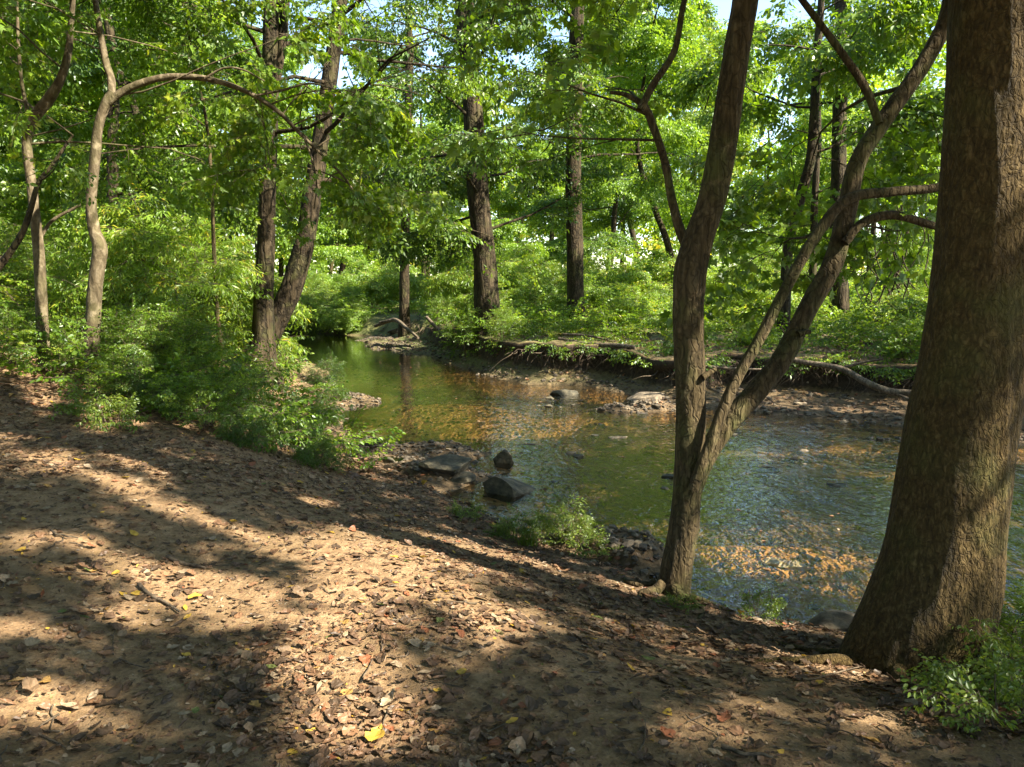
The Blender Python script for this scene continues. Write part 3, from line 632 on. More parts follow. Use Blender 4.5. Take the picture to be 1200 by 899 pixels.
simple_tree('far_bank_tree', [(952, 340, 9), (953, 300, 8), (954, 250, 8), (957, 190, 7)], 23, 12, 'slim upright trunk seen between the slanting stems on the far bank', SP_OVAL, .7, M_BARKD, M_LEAFY, 4.8, 9, 2.6)
simple_tree('background_tree', [(474, 365, 12), (474, 320, 11), (475, 260, 10), (477, 180, 10), (480, 60, 9)], 27, 14, 'slim trunk beyond the bend of the creek, left of the broad dark one', SP_OVAL, .9, M_BARKD, M_LEAF, 4.2, 15, 3.6)
# curved dark sapling bending in from the left edge
simple_tree('bent_sapling', [(-20, 335, 8), (5, 305, 8), (25, 275, 7), (36, 245, 6), (45, 215, 5), (60, 195, 4)], 8.0, 3.6, 'dark thin stem curving in from the left edge behind the kinked tree', SP_OVAL, .35, M_BARKD, M_LEAF, 3.0, 3, .8, maxl=1)

# ------------------------------------------------------------------ unseen trees added to shade the path, crowns shaped around the sunny spots
ctr = np.array([(6.8, 2.5), (9.5, 4.5), (4.2, -3.0), (11.5, -.5), (7.6, -4.8), (13.5, 7.5), (1.0, -4.2), (9, 9.8), (16, 2.5), (14, 13.5), (-4.5, -3.5), (-9.0, 2.5), (-8.5, -7)])
NT_ = 9500
tx = rg.uniform(-10, 9, NT_); ty = rg.uniform(.2, 18.5, NT_)
h = rg.uniform(4.8, 11, NT_)
g = H(tx, ty, False); okm = ~lit_ground(tx, ty)
q = np.stack([tx, ty, g], -1) + ST * h[:, None]
px, py, yc = proj(q); infr = (yc > .3) & (px > -80) & (px < 1280) & (py > -80) & (py < 980)
okm &= ~(infr & (yc < 17))
rr_ = fbm(q[:, 0] * .35, q[:, 1] * .35, 44, 2) > -.42
q = q[okm & rr_]
n2_ = 5200; q2 = np.stack([rg.uniform(-13, 7, n2_), rg.uniform(-11, 7, n2_), rg.uniform(6.0, 12, n2_)], -1)  # extra foliage added overhead and behind to block sky light
px, py, yc = proj(q2); q2 = q2[~((yc > .3) & (px > -80) & (px < 1280) & (py > -120)) & (fbm(q2[:, 0] * .5, q2[:, 1] * .5, 45, 2) > -.3)]
q = np.vstack([q, q2])
ow = np.argmin(np.hypot(q[:, None, 0] - ctr[None, :, 0], q[:, None, 1] - ctr[None, :, 1]), 1)
names = ['tree beside the path just outside the right edge of the view', 'tree on the right bank beyond the nearest thick trunk', 'tree behind the viewpoint whose canopy shades the leafy slope', 'tall tree far to the right of the viewpoint',
         'tall tree behind and right of the viewpoint', 'tree on the right bank upstream of the riffle', 'tree close behind the viewpoint', 'tree beyond the riffle on the far right', 'large tree well outside the right edge', 'tree right of the far bank thicket', 'tree behind the viewpoint to the left', 'tree on the slope left of the viewpoint', 'tree far behind the viewpoint on the left']
for k, (cx_, cy_) in enumerate(ctr):
    pts = q[ow == k]
    if len(pts) < 3: continue
    base_z = float(H(cx_, cy_)); 
    P = np.array([(cx_ + .12 * math.sin(i * .7 + k) - .02 * i, cy_ + .1 * math.cos(i * .6 + k), base_z - .3 + i * .9) for i in range(14)]); rad = np.linspace(.24, .04, 14)
    P = catmull(P, 4); rad = np.interp(np.linspace(0, 1, len(P)), np.linspace(0, 1, 14), rad)
    tubes = []; sel = pts[rg.choice(len(pts), min(len(pts), 70), replace=False)]
    for s in sel:
        qx, qy, qd = proj((P[20] + s) / 2)
        if qd > 0 and -50 < qx < 1250 and qy > -60: continue
        j = int(np.argmin(abs(P[:, 2] - max(3.5, s[2] - 1.6)))); mid = (P[j] + s) / 2 + np.array([0, 0, .5]) + rg.normal(0, .2, 3)
        C = catmull([P[j], mid, s], 4); tubes.append((C, np.linspace(.05, .008, len(C)), 1))
    D = np.column_stack([pts[:, 0] - cx_, pts[:, 1] - cy_, rg.normal(-.2, .3, len(pts))]) + rg.normal(0, .6, (len(pts), 3))
    root = empty('overhanging_tree', (cx_, cy_, base_z)); tag(root, names[k], 'tree')
    m = MB(); tube(m, P, rad, 24, .08, seed=k, flare=(.5, .3, 5)); m.build('trunk', M_BARK, root, (cx_, cy_, base_z))
    m = MB(); crown_of(m, tubes, [(a, b) for a, b in zip(pts, D)], SP_OVAL, .62, rg, keep=keep_shade); m.build('crown', [M_LEAF, M_BARK], root, (cx_, cy_, base_z))
    if k in (4, 6): pass

# ------------------------------------------------------------------ forest behind: a few kinds, copied
def make_bg(seed, height, zmin, L, nb, S, scale, ml, mbk, r0, maxl=2, base=.5):
    rg2 = np.random.default_rng(seed); n = int(height / .8)
    P = [np.zeros(3)]; d = np.array([rg2.normal(0, .06), rg2.normal(0, .06), 1.])
    for i in range(n): d = d + rg2.normal(0, .06, 3); d[2] = max(d[2], .8); d /= np.linalg.norm(d); P.append(P[-1] + d * height / n)
    P = catmull(P, 3); rad = np.linspace(r0, .03, len(P)); tubes = []; spr = []; P[0][2] = -.4
    boughs(P, rad, zmin, nb, L, rg2, tubes, spr, maxl, .15, step=.5)
    m = MB(); tube(m, P, rad, 14, .08, seed=seed, flare=(.5, .4, 5)); tr = m.build('trunk', mbk)
    m = MB(); crown_of(m, tubes, spr, S, scale, rg2, base, mats=(0, 1), minr=.01, seg0=5); crn = m.build('crown', [ml, mbk])
    root = empty('forest_tree'); tr.parent = root; crn.parent = root; return root
VAR = [make_bg(101, 17, 4.0, 4.2, 13, SP_RH, 1.0, M_LEAF, M_BARKD, .20),
       make_bg(102, 21, 6.0, 4.8, 15, SP_RH, 1.1, M_LEAFY, M_BARKD, .26),
       make_bg(103, 13, 2.2, 3.2, 16, SP_RH, .9, M_LEAFY, M_BARK, .13),
       make_bg(104, 19, 3.0, 4.4, 15, SP_RH, 1.05, M_LEAFD, M_BARKD, .23)]
used = [False] * 4
BGL = ['mid green tree with a dense crown in the woods behind the creek', 'tall light green tree in the sunlit woods behind the creek',
       'small bushy yellow green tree low in the woods behind the creek', 'tall dark green tree with low boughs in the woods behind the creek']
placed = []
def place_bg(k, x, y, s=1.0, group='trees of the woods around the creek', label=None):
    if used[k]: o = copy_tree(VAR[k])
    else: o = VAR[k]; used[k] = True
    o.location = (x, y, float(H(x, y))); o.rotation_euler = (0, 0, rg.uniform(0, 6.28)); o.scale = (s, s, s * rg.uniform(.9, 1.1))
    tag(o, label or BGL[k], 'tree', group); placed.append((x, y)); return o
r2 = random.Random(11)
tries = 0
while len(placed) < 50 and tries < 6000:
    tries += 1
    y = r2.uniform(14, 74); x = r2.uniform(-.95 * y - 4, .95 * y + 4)
    xa, ya = np.array([x]), np.array([y])
    if inside(xa, ya)[0] or pdist(xa, ya, NEAR)[0] < 1.2 or pdist(xa, ya, FAR)[0] < 2.2: continue
    a = x / y
    if a > .26 and y < 52 and r2.random() < .93: continue            # the sunny glade
    if .33 < a < .45 and y < 58: continue
    if min(abs(a * 867 + 600 - 607), abs(a * 867 + 600 - 440)) < 60 * 25 / y and y < 52: continue
    if -.34 < a < -.16 and y < 24: continue               # the open channel
    if abs(x) < 4 and y < 24: continue
    if -.22 < a < .05 and y < 34: continue
    if y < 19 and x > -9 : continue
    dmin = 3.2 + y * .035
    if any((x - u) ** 2 + (y - v) ** 2 < dmin ** 2 for u, v in placed): continue
    wts = [3, 3, 2, 3] if x < 0 else [2, 4, 3, 1]
    k_ = r2.choices(range(4), wts)[0]; hh_ = [17, 21, 13, 19][k_]; place_bg(k_, x, y, min(r2.uniform(.85, 1.2), ((.34 if -.25 < x / y < .3 else .43) * y + 2.5 * r2.uniform(.6, 1.3)) / hh_))
for x, y, k in [(-9, -5, 0), (-4, -9, 3), (-13, 2, 3), (-14, 9, 0), (-10, -12, 1), (-18, -4, 1)]:  # unseen trees added to keep open sky off the near trunks
    place_bg(k, x, y, 1.0, 'trees behind and beside the viewpoint', 'tree of the woods behind or beside the viewpoint')
# far-off woodland
m = MB(); n = 4300; rr3 = np.random.default_rng(77)
yy = rr3.uniform(80, 125, n); xx = rr3.uniform(-1.05, 1.05, n) * yy; zt = 15 + 9 * fbm(xx * .06, yy * .06, 71, 3)
zt = np.where((xx / yy > .33) & (xx / yy < .41), 12, zt); zt = zt + 7 * (xx / yy > .43); zz = rr3.uniform(0, 1, n) ** .8 * (zt + 6)
put_sprays(m, SP_RH, np.stack([xx, yy, zz], -1), rr3.normal(0, 1, (n, 3)) * [1, 1, .3], rr3.uniform(2.6, 4.6, n), rr3, 0, 0, .55, .3)
for i in range(90):
    y = rr3.uniform(78, 110); x = rr3.uniform(-.9, .9) * y; tube(m, [(x, y, -1), (x + .3, y, 8), (x, y + .3, 20)], [.35, .28, .1], 6, 0, .5, 1)
tag(m.build('distant_woodland', [M_LEAFY, M_BARKD]), kind='stuff')
bpy.context.view_layer.update()

# ------------------------------------------------------------------ shrubs and plants
def make_shrub(name, seed, hgt, nst, S, scale, ml, maxl=1, spread=.5, base=.5, step=.25):
    rg2 = np.random.default_rng(seed); tubes = []; spr = []; root = empty(name)
    ms = MB()
    for i in range(nst):
        az = i * 2.4 + rg2.uniform(-.4, .4); a = spread * rg2.uniform(.3, 1)
        grow((.06 * math.cos(az), .06 * math.sin(az), -.05), (math.cos(az) * a, math.sin(az) * a, 1), hgt * rg2.uniform(.65, 1.05), .012 * hgt ** .5, rg2, tubes, spr, 0, maxl, step, droop=.05 + .03 * hgt ** .3)
    st = [t for t in tubes if t[2] == 0]; tw = [t for t in tubes if t[2] > 0]
    for P, rad, l in st: tube(ms, P, np.maximum(rad, .003), 5, 0, .5, 0, cap=False)
    s_ = ms.build('stems', M_TWIG, root); mc = MB(); crown_of(mc, tw, spr, S, scale, rg2, base, var=.25); mc.build('foliage', [ml, M_TWIG], root)
    return root
SH = {
 'a': make_shrub('shrub', 201, 2.2, 9, SP_SMALL, .42, M_LEAF, 1, .6),
 'b': make_shrub('shrub', 202, 1.5, 10, SP_SMALL, .36, M_LEAF, 1, .75),
 'c': make_shrub('shrub', 203, 2.8, 7, SP_OVAL, .42, M_LEAFY, 2, .45),
 'd': make_shrub('shrub', 204, 1.0, 12, SP_NAR, .32, M_LEAFD, 1, .9),
 'e': make_shrub('shrub', 205, 1.7, 6, SP_MAPLE, .34, M_LEAF, 1, .6),
 'h': make_shrub('leafy_plant', 206, .38, 7, SP_OVAL, .19, M_HERB, 0, .7, step=.08),
 'i': make_shrub('leafy_plant', 207, .6, 6, SP_NAR, .22, M_HERB, 1, .5, step=.12),
 'w': make_shrub('shrub', 208, 3.6, 8, SP_NAR, .5, M_LEAFY, 2, .4),
}
hasit = {k: False for k in SH}
def place_sh(k, x, y, s, label, group=None, cat='shrub', rot=None):
    if hasit[k]: o = copy_tree(SH[k])
    else: o = SH[k]; hasit[k] = True
    o.location = (x, y, float(H(x, y)) - .01); o.rotation_euler = (0, 0, r2.uniform(0, 6.28) if rot is None else rot); o.scale = (s, s, s * r2.uniform(.9, 1.1))
    for key in ('label', 'group'):
        if key in o: del o[key]
    tag(o, label, cat, group); return o
# front row of the thicket left of the path
front = [(14, 430, 'b', .45), (78, 440, 'b', .35), (142, 470, 'b', .3), (172, 474, 'd', .45), (205, 490, 'e', .3), (240, 505, 'b', .3), (268, 488, 'a', .32), (288, 520, 'd', .35), (318, 512, 'd', .36), (348, 528, 'd', .38),
         (372, 548, 'd', .3), (392, 472, 'd', .35), (376, 452, 'd', .4), (386, 436, 'd', .4), (228, 470, 'e', .45), (190, 452, 'a', .45), (378, 495, 'd', .3), (160, 450, 'b', .5), (215, 450, 'b', .6)]
for i, (a, b, k, s) in enumerate(front):
    p = ground_at(a, b); place_sh(k, p[0], p[1], s, {'a': 'round leafed green bush at the lower edge of the thicket left of the creek', 'b': 'low light green bush where the leafy slope meets the thicket', 'd': 'dark narrow leafed bush on the bank below the leaning pair of trunks', 'e': 'lobed leaf sapling bush at the lower edge of the thicket'}[k], 'bushes along the left thicket edge')
cnt = 0; t_ = 0; sp_pl = []
while cnt < 34 and t_ < 4000:
    t_ += 1; y = r2.uniform(9.5, 30); x = r2.uniform(-.85 * y - 1, -.2 * y)
    xa, ya = np.array([x]), np.array([y])
    if inside(xa, ya)[0] or pdist(xa, ya, NEAR)[0] < .6: continue
    px_, py_, _ = proj(np.array([[x, y, float(H(x, y))]])); px_ = px_[0]; py_ = py_[0]
    if py_ > 425 + max(0, px_) * .2 or y < 10.2 or px_ > 245: continue
    if any((x - u) ** 2 + (y - v) ** 2 < 1.3 ** 2 for u, v in sp_pl): continue
    sp_pl.append((x, y)); k = r2.choice('aabceeww'); place_sh(k, x, y, r2.uniform(.55, .85), {'a': 'green bush deep in the thicket left of the creek', 'b': 'light green low bush deep in the thicket left of the creek', 'c': 'tall light green bush in the thicket left of the creek', 'e': 'lobed leaf bush in the thicket left of the creek', 'w': 'tall willowy pale green bush in the thicket left of the creek'}[k], 'bushes of the left thicket'); cnt += 1
# far bank: along the edge and behind
cnt = 0; t_ = 0; sp_pl = []
while cnt < 85 and t_ < 9000:
    t_ += 1; y = r2.uniform(11, 42); x = r2.uniform(-.45 * y, .8 * y)
    xa, ya = np.array([x]), np.array([y])
    if inside(xa, ya)[0] or inside(xa, ya, NEARSIDE)[0]: continue
    dd = pdist(xa, ya, FAR)[0] - gravel_w(xa)[0]
    if dd < .5: continue
    a = x / y
    if .26 < a < .5 and dd > 3 and r2.random() < .82: continue
    if any((x - u) ** 2 + (y - v) ** 2 < (1.0 + .03 * y) ** 2 for u, v in sp_pl): continue
    qx = 600 + 867 * a
    if (abs(qx - 674) < 62 and y < 20.5) or (abs(qx - 572) < 55 and y < 19.3) or (abs(qx - 953) < 60 and y < 18): continue
    edge = dd < 2.2
    k = r2.choice('bbedb') if edge else r2.choice('abccew'); s = r2.uniform(.4, .7) if edge else r2.uniform(.45, .75) * (1.4 if y > 26 else 1)
    sp_pl.append((x, y))
    place_sh(k, x, y, s, ('%s bush at the brink of the far bank' if edge else '%s bush in the undergrowth behind the far bank') % {'a': 'green round leafed', 'b': 'low light green', 'c': 'tall light green', 'd': 'dark narrow leafed', 'e': 'lobed leaf', 'w': 'tall willowy'}[k], 'bushes at the brink of the far bank' if edge else 'bushes behind the far bank'); cnt += 1
# single plants the photo shows
for a, b, k, s, lab in [(548, 418, 'b', .75, 'bright sunlit bush overhanging the water at the foot of the far bank'), (590, 405, 'b', .5, 'small yellow green bush beside the bright one on the far bank'),
        (664, 640, 'i', .5, 'sunlit upright plant with paired leaves at the water edge in front of the boulder'), (690, 648, 'h', .5, 'low leafy plant at the water edge beside the upright one'),
        (645, 636, 'h', .35, 'small leafy plant between the grass tuft and the upright plant'), (545, 606, 'h', .4, 'dark leafy plant at the water edge below the mossy boulder'), (600, 632, 'i', .35, 'thin plant at the water edge left of the grass tuft'),
        (893, 726, 'h', .42, 'small bright seedling at the water edge between the two near trees'), (1166, 792, 'h', .4, 'green plant beside the foot of the thick trunk'), (1182, 802, 'i', .5, 'tall leafy plant in the lower right corner'),
        (1204, 830, 'h', .5, 'broad green plant at the right edge near the bottom corner'), (1135, 815, 'h', .45, 'low green plant in front of the thick trunk'), (1208, 775, 'i', .55, 'upright plant at the right edge behind the corner plants'), (1165, 850, 'h', .6, 'small plant nearest the bottom right corner'),
        (112, 492, 'h', .9, 'bright small plant at the foot of the arching tree'), (136, 500, 'h', .7, 'small leafy plant just right of the arching tree foot'), (1085, 432, 'e', .6, 'bright lobed leaf branchlet bush on the far bank beside the thick trunk'), (1062, 425, 'b', .45, 'bright low bush on the far bank left of the thick trunk'),
        (795, 712, 'h', .3, 'tiny green seedling at the foot of the forked tree')]:
    p = ground_at(a, b); place_sh(k, p[0], p[1], s, lab, None, 'plant' if k in 'hi' else 'shrub')

for i, (px_, dd_) in enumerate([(300, 32), (318, 31.5), (338, 31), (352, 32), (366, 30.5), (380, 31), (394, 30), (408, 30.5), (330, 34), (372, 33), (400, 33), (345, 30.2), (312, 33.5), (285, 33)]):
    q_ = at(px_, 370, dd_); kk = 'abcb'[i % 4]; place_sh(kk, q_[0], q_[1], [.75, .95, .6, .8][i % 4], 'small bush on the low sunlit bank at the far bend of the creek', 'bushes at the bend of the creek')
def grass_tuft(px, py, n, hgt, label, seed):
    p = ground_at(px, py); rg2 = np.random.default_rng(seed); m = MB()
    for i in range(n):
        az = rg2.uniform(0, 6.28); L = hgt * rg2.uniform(.5, 1.1); b = np.array([rg2.normal(0, .04), rg2.normal(0, .03), 0]); t = np.linspace(0, 1, 6)
        out = L * .7 * t ** 1.8 * rg2.uniform(.4, 1.1); C = np.stack([b[0] + out * math.cos(az), b[1] + out * math.sin(az), L * (t - .35 * t ** 3)], -1); wv = .004 * (1 - t ** 2) + .0004
        sd_ = np.array([-math.sin(az), math.cos(az), 0]); V_ = np.concatenate([C - sd_ * wv[:, None], C + sd_ * wv[:, None]])
        m.add(V_, [[k, k + 1, k + 7, k + 6] for k in range(5)], [4] * 5, rg2.uniform(.4, 1))
    o = m.build('grass_tuft', M_HERB); o.location = p; tag(o, label, 'grass')
grass_tuft(618, 640, 60, .22, 'sunlit tuft of grass at the water edge left of the upright plant', 1)
grass_tuft(590, 626, 40, .18, 'shaded tuft of grass at the water edge, left of the sunlit tuft', 2)
grass_tuft(648, 402, 70, .5, 'pale tuft of grass on top of the far bank', 3)

# undergrowth carpets (uncountable)
def carpet(name, n, box, cond, S, sc_, mat, seed, base=.5, hmax=.35):
    rg2 = np.random.default_rng(seed); x = rg2.uniform(box[0], box[1], n); y = box[2] + (box[3] - box[2]) * rg2.uniform(0, 1, n) ** 1.4
    ok = cond(x, y); x = x[ok]; y = y[ok]; z = H(x, y); m = MB()
    hh = rg2.uniform(.03, hmax, len(x)) * (1 + .02 * y)
    put_sprays(m, S, np.stack([x, y, z + hh], -1), rg2.normal(0, 1, (len(x), 3)) * [1, 1, .25] + [0, 0, .15], rg2.uniform(.7, 1.3, len(x)) * sc_ * (1 + .02 * y), rg2, 0, 1, base, .3)
    tag(m.build(name, [mat, M_TWIG]), kind='stuff')
def c_far(x, y):
    dd = pdist(x, y, FAR) - gravel_w(x); return ~inside(x, y) & ~inside(x, y, NEARSIDE) & (dd > .6) & (x > -.6 * y) & (fbm(x * .5, y * .5, 91, 2) > -.35)
carpet('undergrowth', 8000, (-22, 40, 11, 24), c_far, SP_SMALL, .36, M_LEAF, 301, .5, .3)
carpet('undergrowth', 9000, (-22, 40, 19, 55), c_far, SP_SMALL, .42, M_LEAFY, 303, .4, .4)
def c_left(x, y):
    px_, py_, yc_ = proj(np.stack([x, y, H(x, y, False)], -1)); return ~inside(x, y) & inside(x, y, NEARSIDE) & (py_ < 440 + np.clip(px_, 0, 420) * .27) & (pdist(x, y, NEAR) > .15) & (y > 6) & ~((px_ > 335) & (y > 11.5) & (y < 21))
carpet('undergrowth', 9000, (-30, 0, 7, 40), c_left, SP_SMALL, .34, M_LEAF, 302, .45, .35)

# ------------------------------------------------------------------ rocks
def ico_rock(seed, sub=3, flat=1.0, ang=.5):
    import bmesh
    bm = bmesh.new(); bmesh.ops.create_icosphere(bm, subdivisions=sub, radius=1.0)
    V_ = np.array([v.co[:] for v in bm.verts]); Fc = [[v.index for v in f.verts] for f in bm.faces]; bm.free(); rg2 = np.random.default_rng(seed)
    for k in range(14):                       # cut facets
        n_ = rg2.normal(0, 1, 3); n_ /= np.linalg.norm(n_); d_ = rg2.uniform(.45, .85); e = V_ @ n_ - d_; V_ = V_ - np.clip(e, 0, None)[:, None] * n_ * ang * 1.9
    V_ += .05 * np.stack([fbm(V_[:, 0] * 2.5 + seed, V_[:, 1] * 2.5 + V_[:, 2] * 2, 5 + a, 3) for a in range(3)], -1)
    V_[:, 2] *= flat; return V_, Fc
ROCKS = [ico_rock(500 + i) for i in range(6)]; PEB = [ico_rock(520 + i, 1, .6) for i in range(6)]
def boulder(px, py, size, label, mat=M_ROCK, seed=0, sink_=.35, tone=.6, group=None, rot=None):
    xy = wl(px, py, .0); g_ = max(float(H(xy[0], xy[1])), -.06); V_, Fc = ROCKS[seed % 6]
    a = rot if rot is not None else seed * 1.3; c, s = math.cos(a), math.sin(a)
    V_ = V_ @ np.array([[c, s, 0], [-s, c, 0], [0, 0, 1]]) * np.array(size) * 1.3; m = MB(); m.add(V_, np.array(Fc).ravel(), [3] * len(Fc), tone)
    o = m.build('boulder', mat); o.location = (xy[0], xy[1], g_ + size[2] * (1 - 2 * sink_)); tag(o, label, 'rock', group); return o
boulder(597, 577, (.26, .20, .15), 'dark faceted boulder with a flat top, largest rock standing in the water', seed=1, sink_=.3, rot=.3)
boulder(591, 541, (.13, .13, .15), 'upright pointed rock in the water behind the large flat boulder', seed=2, sink_=.3)
boulder(626, 520, (.20, .08, .05), 'low dark slab breaking the water right of the pointed rock', seed=3, sink_=.3)
boulder(524, 562, (.24, .18, .11), 'round mossy boulder at the tip of the near gravel bar', seed=4)
boulder(541, 566, (.12, .10, .06), 'small dark rock touching the right side of the round mossy boulder', seed=5)
boulder(440, 522, (.11, .09, .06), 'dark rock alone in the bright calm pool, upper one', seed=0)
boulder(452, 542, (.15, .10, .06), 'dark flat rock below the lone rock in the calm pool', seed=2)
boulder(662, 462, (.26, .16, .12), 'grey rock near the far bank at the middle of the creek', seed=3)
boulder(900, 547, (.15, .07, .05), 'flat black rock in the riffle right of the slanting stems', seed=1)
boulder(884, 540, (.06, .05, .05), 'small tan stone beside the flat black rock', M_COB, 4)
boulder(757, 468, (.35, .2, .13), 'sunlit pale rock on the gravel near the far bank', M_COB, 5, tone=1)
boulder(917, 654, (.12, .09, .028), 'white stone in the sunlit shallows, left of its twin', M_PALE, 1, .2, 1)
boulder(934, 658, (.11, .08, .025), 'white stone in the sunlit shallows, right of its twin', M_PALE, 2, .2, 1)
boulder(726, 512, (.14, .09, .06), 'tan rock in mid creek near the leaf caught bar', M_COB, 3)
boulder(944, 528, (.09, .07, .05), 'greenish stone beside the slanting stems in the riffle', M_COB, 0)
boulder(618, 548, (.05, .04, .02), 'tiny dark stone between the pointed rock and the slab', seed=5)
boulder(700, 604, (.10, .06, .03), 'pale submerged stone near the water edge plants', M_COB, 2)
boulder(1010, 560, (.12, .08, .05), 'brown stone in the riffle left of the thick trunk', M_COB, 4)
boulder(978, 735, (.16, .10, .09), 'brown rock wedged at the water edge left of the thick trunk', M_COB, 5)
boulder(468, 396, (.35, .2, .14), 'pale sunlit stone on the gravel at the bend of the creek', M_COB, 1, tone=1)
def scatter(name, n, gen, mat, seed, smin, smax, tone=(.2, 1), zf=None):
    rg2 = np.random.default_rng(seed); x, y = gen(rg2, n); z = H(x, y) if zf is None else np.maximum(H(x, y), zf); s = smin + (smax - smin) * rg2.uniform(0, 1, len(x)) ** 3; m = MB()
    pk = rg2.integers(0, 6, len(x)); th = rg2.uniform(0, 6.28, len(x))
    for k in range(6):
        q = np.where(pk == k)[0]; V_, Fc = PEB[k]
        c, s_ = np.cos(th[q]), np.sin(th[q]); asp = rg2.uniform(.6, 1.1, len(q))
        VX = (V_[None, :, 0] * c[:, None] - V_[None, :, 1] * asp[:, None] * s_[:, None]) * s[q, None] + x[q, None]
        VY = (V_[None, :, 0] * s_[:, None] + V_[None, :, 1] * asp[:, None] * c[:, None]) * s[q, None] + y[q, None]
        VZ = V_[None, :, 2] * s[q, None] * .8 + z[q, None] + s[q, None] * .12
        nv = len(V_); L = np.array(Fc).ravel()[None] + (np.arange(len(q)) * nv)[:, None]
        m.add(np.stack([VX, VY, VZ], -1), L, np.full(len(q) * len(Fc), 3), np.repeat(rg2.uniform(*tone, len(q)), len(Fc)))
    return tag(m.build(name, mat), kind='stuff')
def g_bed(rg2, n):
    y = rg2.uniform(4.2, 20, n) ; x = rg2.uniform(-6, 9, n); ok = inside(x, y) & (fbm(x * .9, y * .9, 61, 2) > -.05); return x[ok], y[ok]
scatter('creek_stones', 16000, g_bed, M_COB, 601, .012, .07)
def g_bars(rg2, n):
    xs = []; ys = []
    for bx, by, rx, ry, h_ in BARS:
        k = int(n * rx * ry / 8) + 30; xs.append(rg2.normal(bx, rx * .6, k)); ys.append(rg2.normal(by, ry * .6, k))
    x = np.concatenate(xs); y = np.concatenate(ys); ok = inside(x, y) & (H(x, y) > -.05); return x[ok], y[ok]
scatter('gravel_bar', 9000, g_bars, M_COB, 602, .012, .075, (0, .8))
def g_shore(rg2, n):
    y = rg2.uniform(6, 30, n); x = rg2.uniform(-12, 12, n); d_ = pdist(x, y, FAR); ok = ~inside(x, y) & ~inside(x, y, NEARSIDE) & (d_ < gravel_w(x) + .1); return x[ok], y[ok]
scatter('shore_gravel', 40000, g_shore, M_COB, 603, .014, .10, (.1, .9))
def g_rif(rg2, n):
    y = rg2.uniform(6, 14, n) ; x = rg2.uniform(.5, 8, n); ok = inside(x, y) & (fbm(x * 1.3, y * 1.3, 63, 2) > .12); return x[ok], y[ok]
scatter('riffle_stones', 1800, g_rif, M_COB, 606, .03, .15, (.1, .9))
def g_em(rg2, n):
    y = rg2.uniform(5.5, 15, n) ; x = rg2.uniform(-1.5, 7, n); ok = inside(x, y) & (fbm(x * 1.1, y * 1.8, 67, 3) > .22); return x[ok], y[ok]
scatter('riffle_stones', 700, g_em, M_ROCK, 607, .035, .13, (.5, 1), -.022)
def g_near(rg2, n):
    y = rg2.uniform(3.5, 14, n); x = rg2.uniform(-4.5, 4, n); d_ = pdist(x, y, NEAR); ok = (d_ < .28); return x[ok], y[ok]
scatter('shore_gravel', 12000, g_near, M_COB, 604, .01, .045, (.0, .6))

# ------------------------------------------------------------------ roots, fallen branches, vines
def stick(name, pts, label, cat, mat=M_WOOD, rough=.1, sub=()):
    P_ = np.array([at(a, b, d) for a, b, d, w_ in pts]); r_ = np.array([w_ / 2 / F * d for a, b, d, w_ in pts]); Q = catmull(np.column_stack([P_, r_]), 6)
    m = MB(); tube(m, Q[:, :3], Q[:, 3], 8, rough)
    for sb in sub:
        P_ = np.array([at(a, b, d) for a, b, d, w_ in sb]); r_ = np.array([w_ / 2 / F * d for a, b, d, w_ in sb]); Q = catmull(np.column_stack([P_, r_]), 5); tube(m, Q[:, :3], Q[:, 3], 6, rough)
    o = m.build(name, mat); tag(o, label, cat); return o
stick('fallen_branch', [(905, 415, 13.2, 4), (940, 424, 13.0, 6), (985, 432, 12.6, 7), (1015, 448, 12.1, 8), (1045, 459, 11.8, 8), (1085, 460, 11.5, 7)], 'long bent branch hanging along the undercut far bank left of the thick trunk', 'branch', sub=[[(985, 432, 12.6, 4), (1010, 425, 12.4, 3), (1035, 421, 12.2, 2)], [(1045, 459, 11.8, 4), (1070, 470, 11.5, 3)]])
stick('fallen_branch', [(655, 397, 16.5, 4), (690, 404, 15.8, 6), (720, 405, 15.3, 6), (745, 407, 15, 5)], 'pale branch lying along the top of the far bank below the lone straight trunk', 'branch', sub=[[(690, 404, 15.8, 4), (715, 413, 15.2, 3)]])
stick('fallen_branch', [(660, 392, 16.9, 3), (685, 393, 16.5, 3), (712, 398, 16.2, 2)], 'thin curved stick just above the pale branch on the far bank', 'branch')
stick('fallen_branch', [(440, 382, 26, 4), (462, 375, 25, 5), (478, 386, 23.5, 4), (490, 396, 22.5, 3)], 'pale driftwood arching at the bend of the creek', 'branch', sub=[[(462, 375, 25, 4), (445, 378, 25.5, 3)]])
stick('fallen_branch', [(500, 372, 22.5, 4), (515, 388, 21.5, 4), (524, 398, 21, 3)], 'bare stick leaning on the far bank beside the bright bush', 'branch')
stick('fallen_branch', [(800, 427, 12.9, 3), (860, 432, 12.9, 3), (900, 433, 13, 2)], 'thin root stretched level along the far bank behind the slanting stems', 'root', M_WOOD)
p0 = ground_at(62, 452)
stick('dead_twig', [(56, 446, 8.9, 2), (75, 438, 8.6, 3), (94, 437, 8.5, 2)], 'bare pale twig sticking out from the foot of the kinked tree', 'branch', M_BARKP, sub=[[(72, 439, 8.6, 2), (80, 434, 8.5, 1.5), (90, 433, 8.5, 1)]])
def ground_stick(px, py, dx, dy, wpx, label):
    P_ = []
    for t in np.linspace(0, 1, 6):
        p = ground_at(px + dx * t, py + dy * t + 2 * math.sin(t * 5)); p[2] = H(p[0], p[1]) + .012; P_.append(p)
    P_ = catmull(P_, 4); m = MB(); tube(m, P_, np.linspace(1, .5, len(P_)) * wpx / 2 / F * P_[0][1], 8, .2); tag(m.build('fallen_stick', M_TWIG), label, 'stick')
ground_stick(196, 655, 45, 16, 6, 'short dark stick lying in the sunlit leaves on the left')
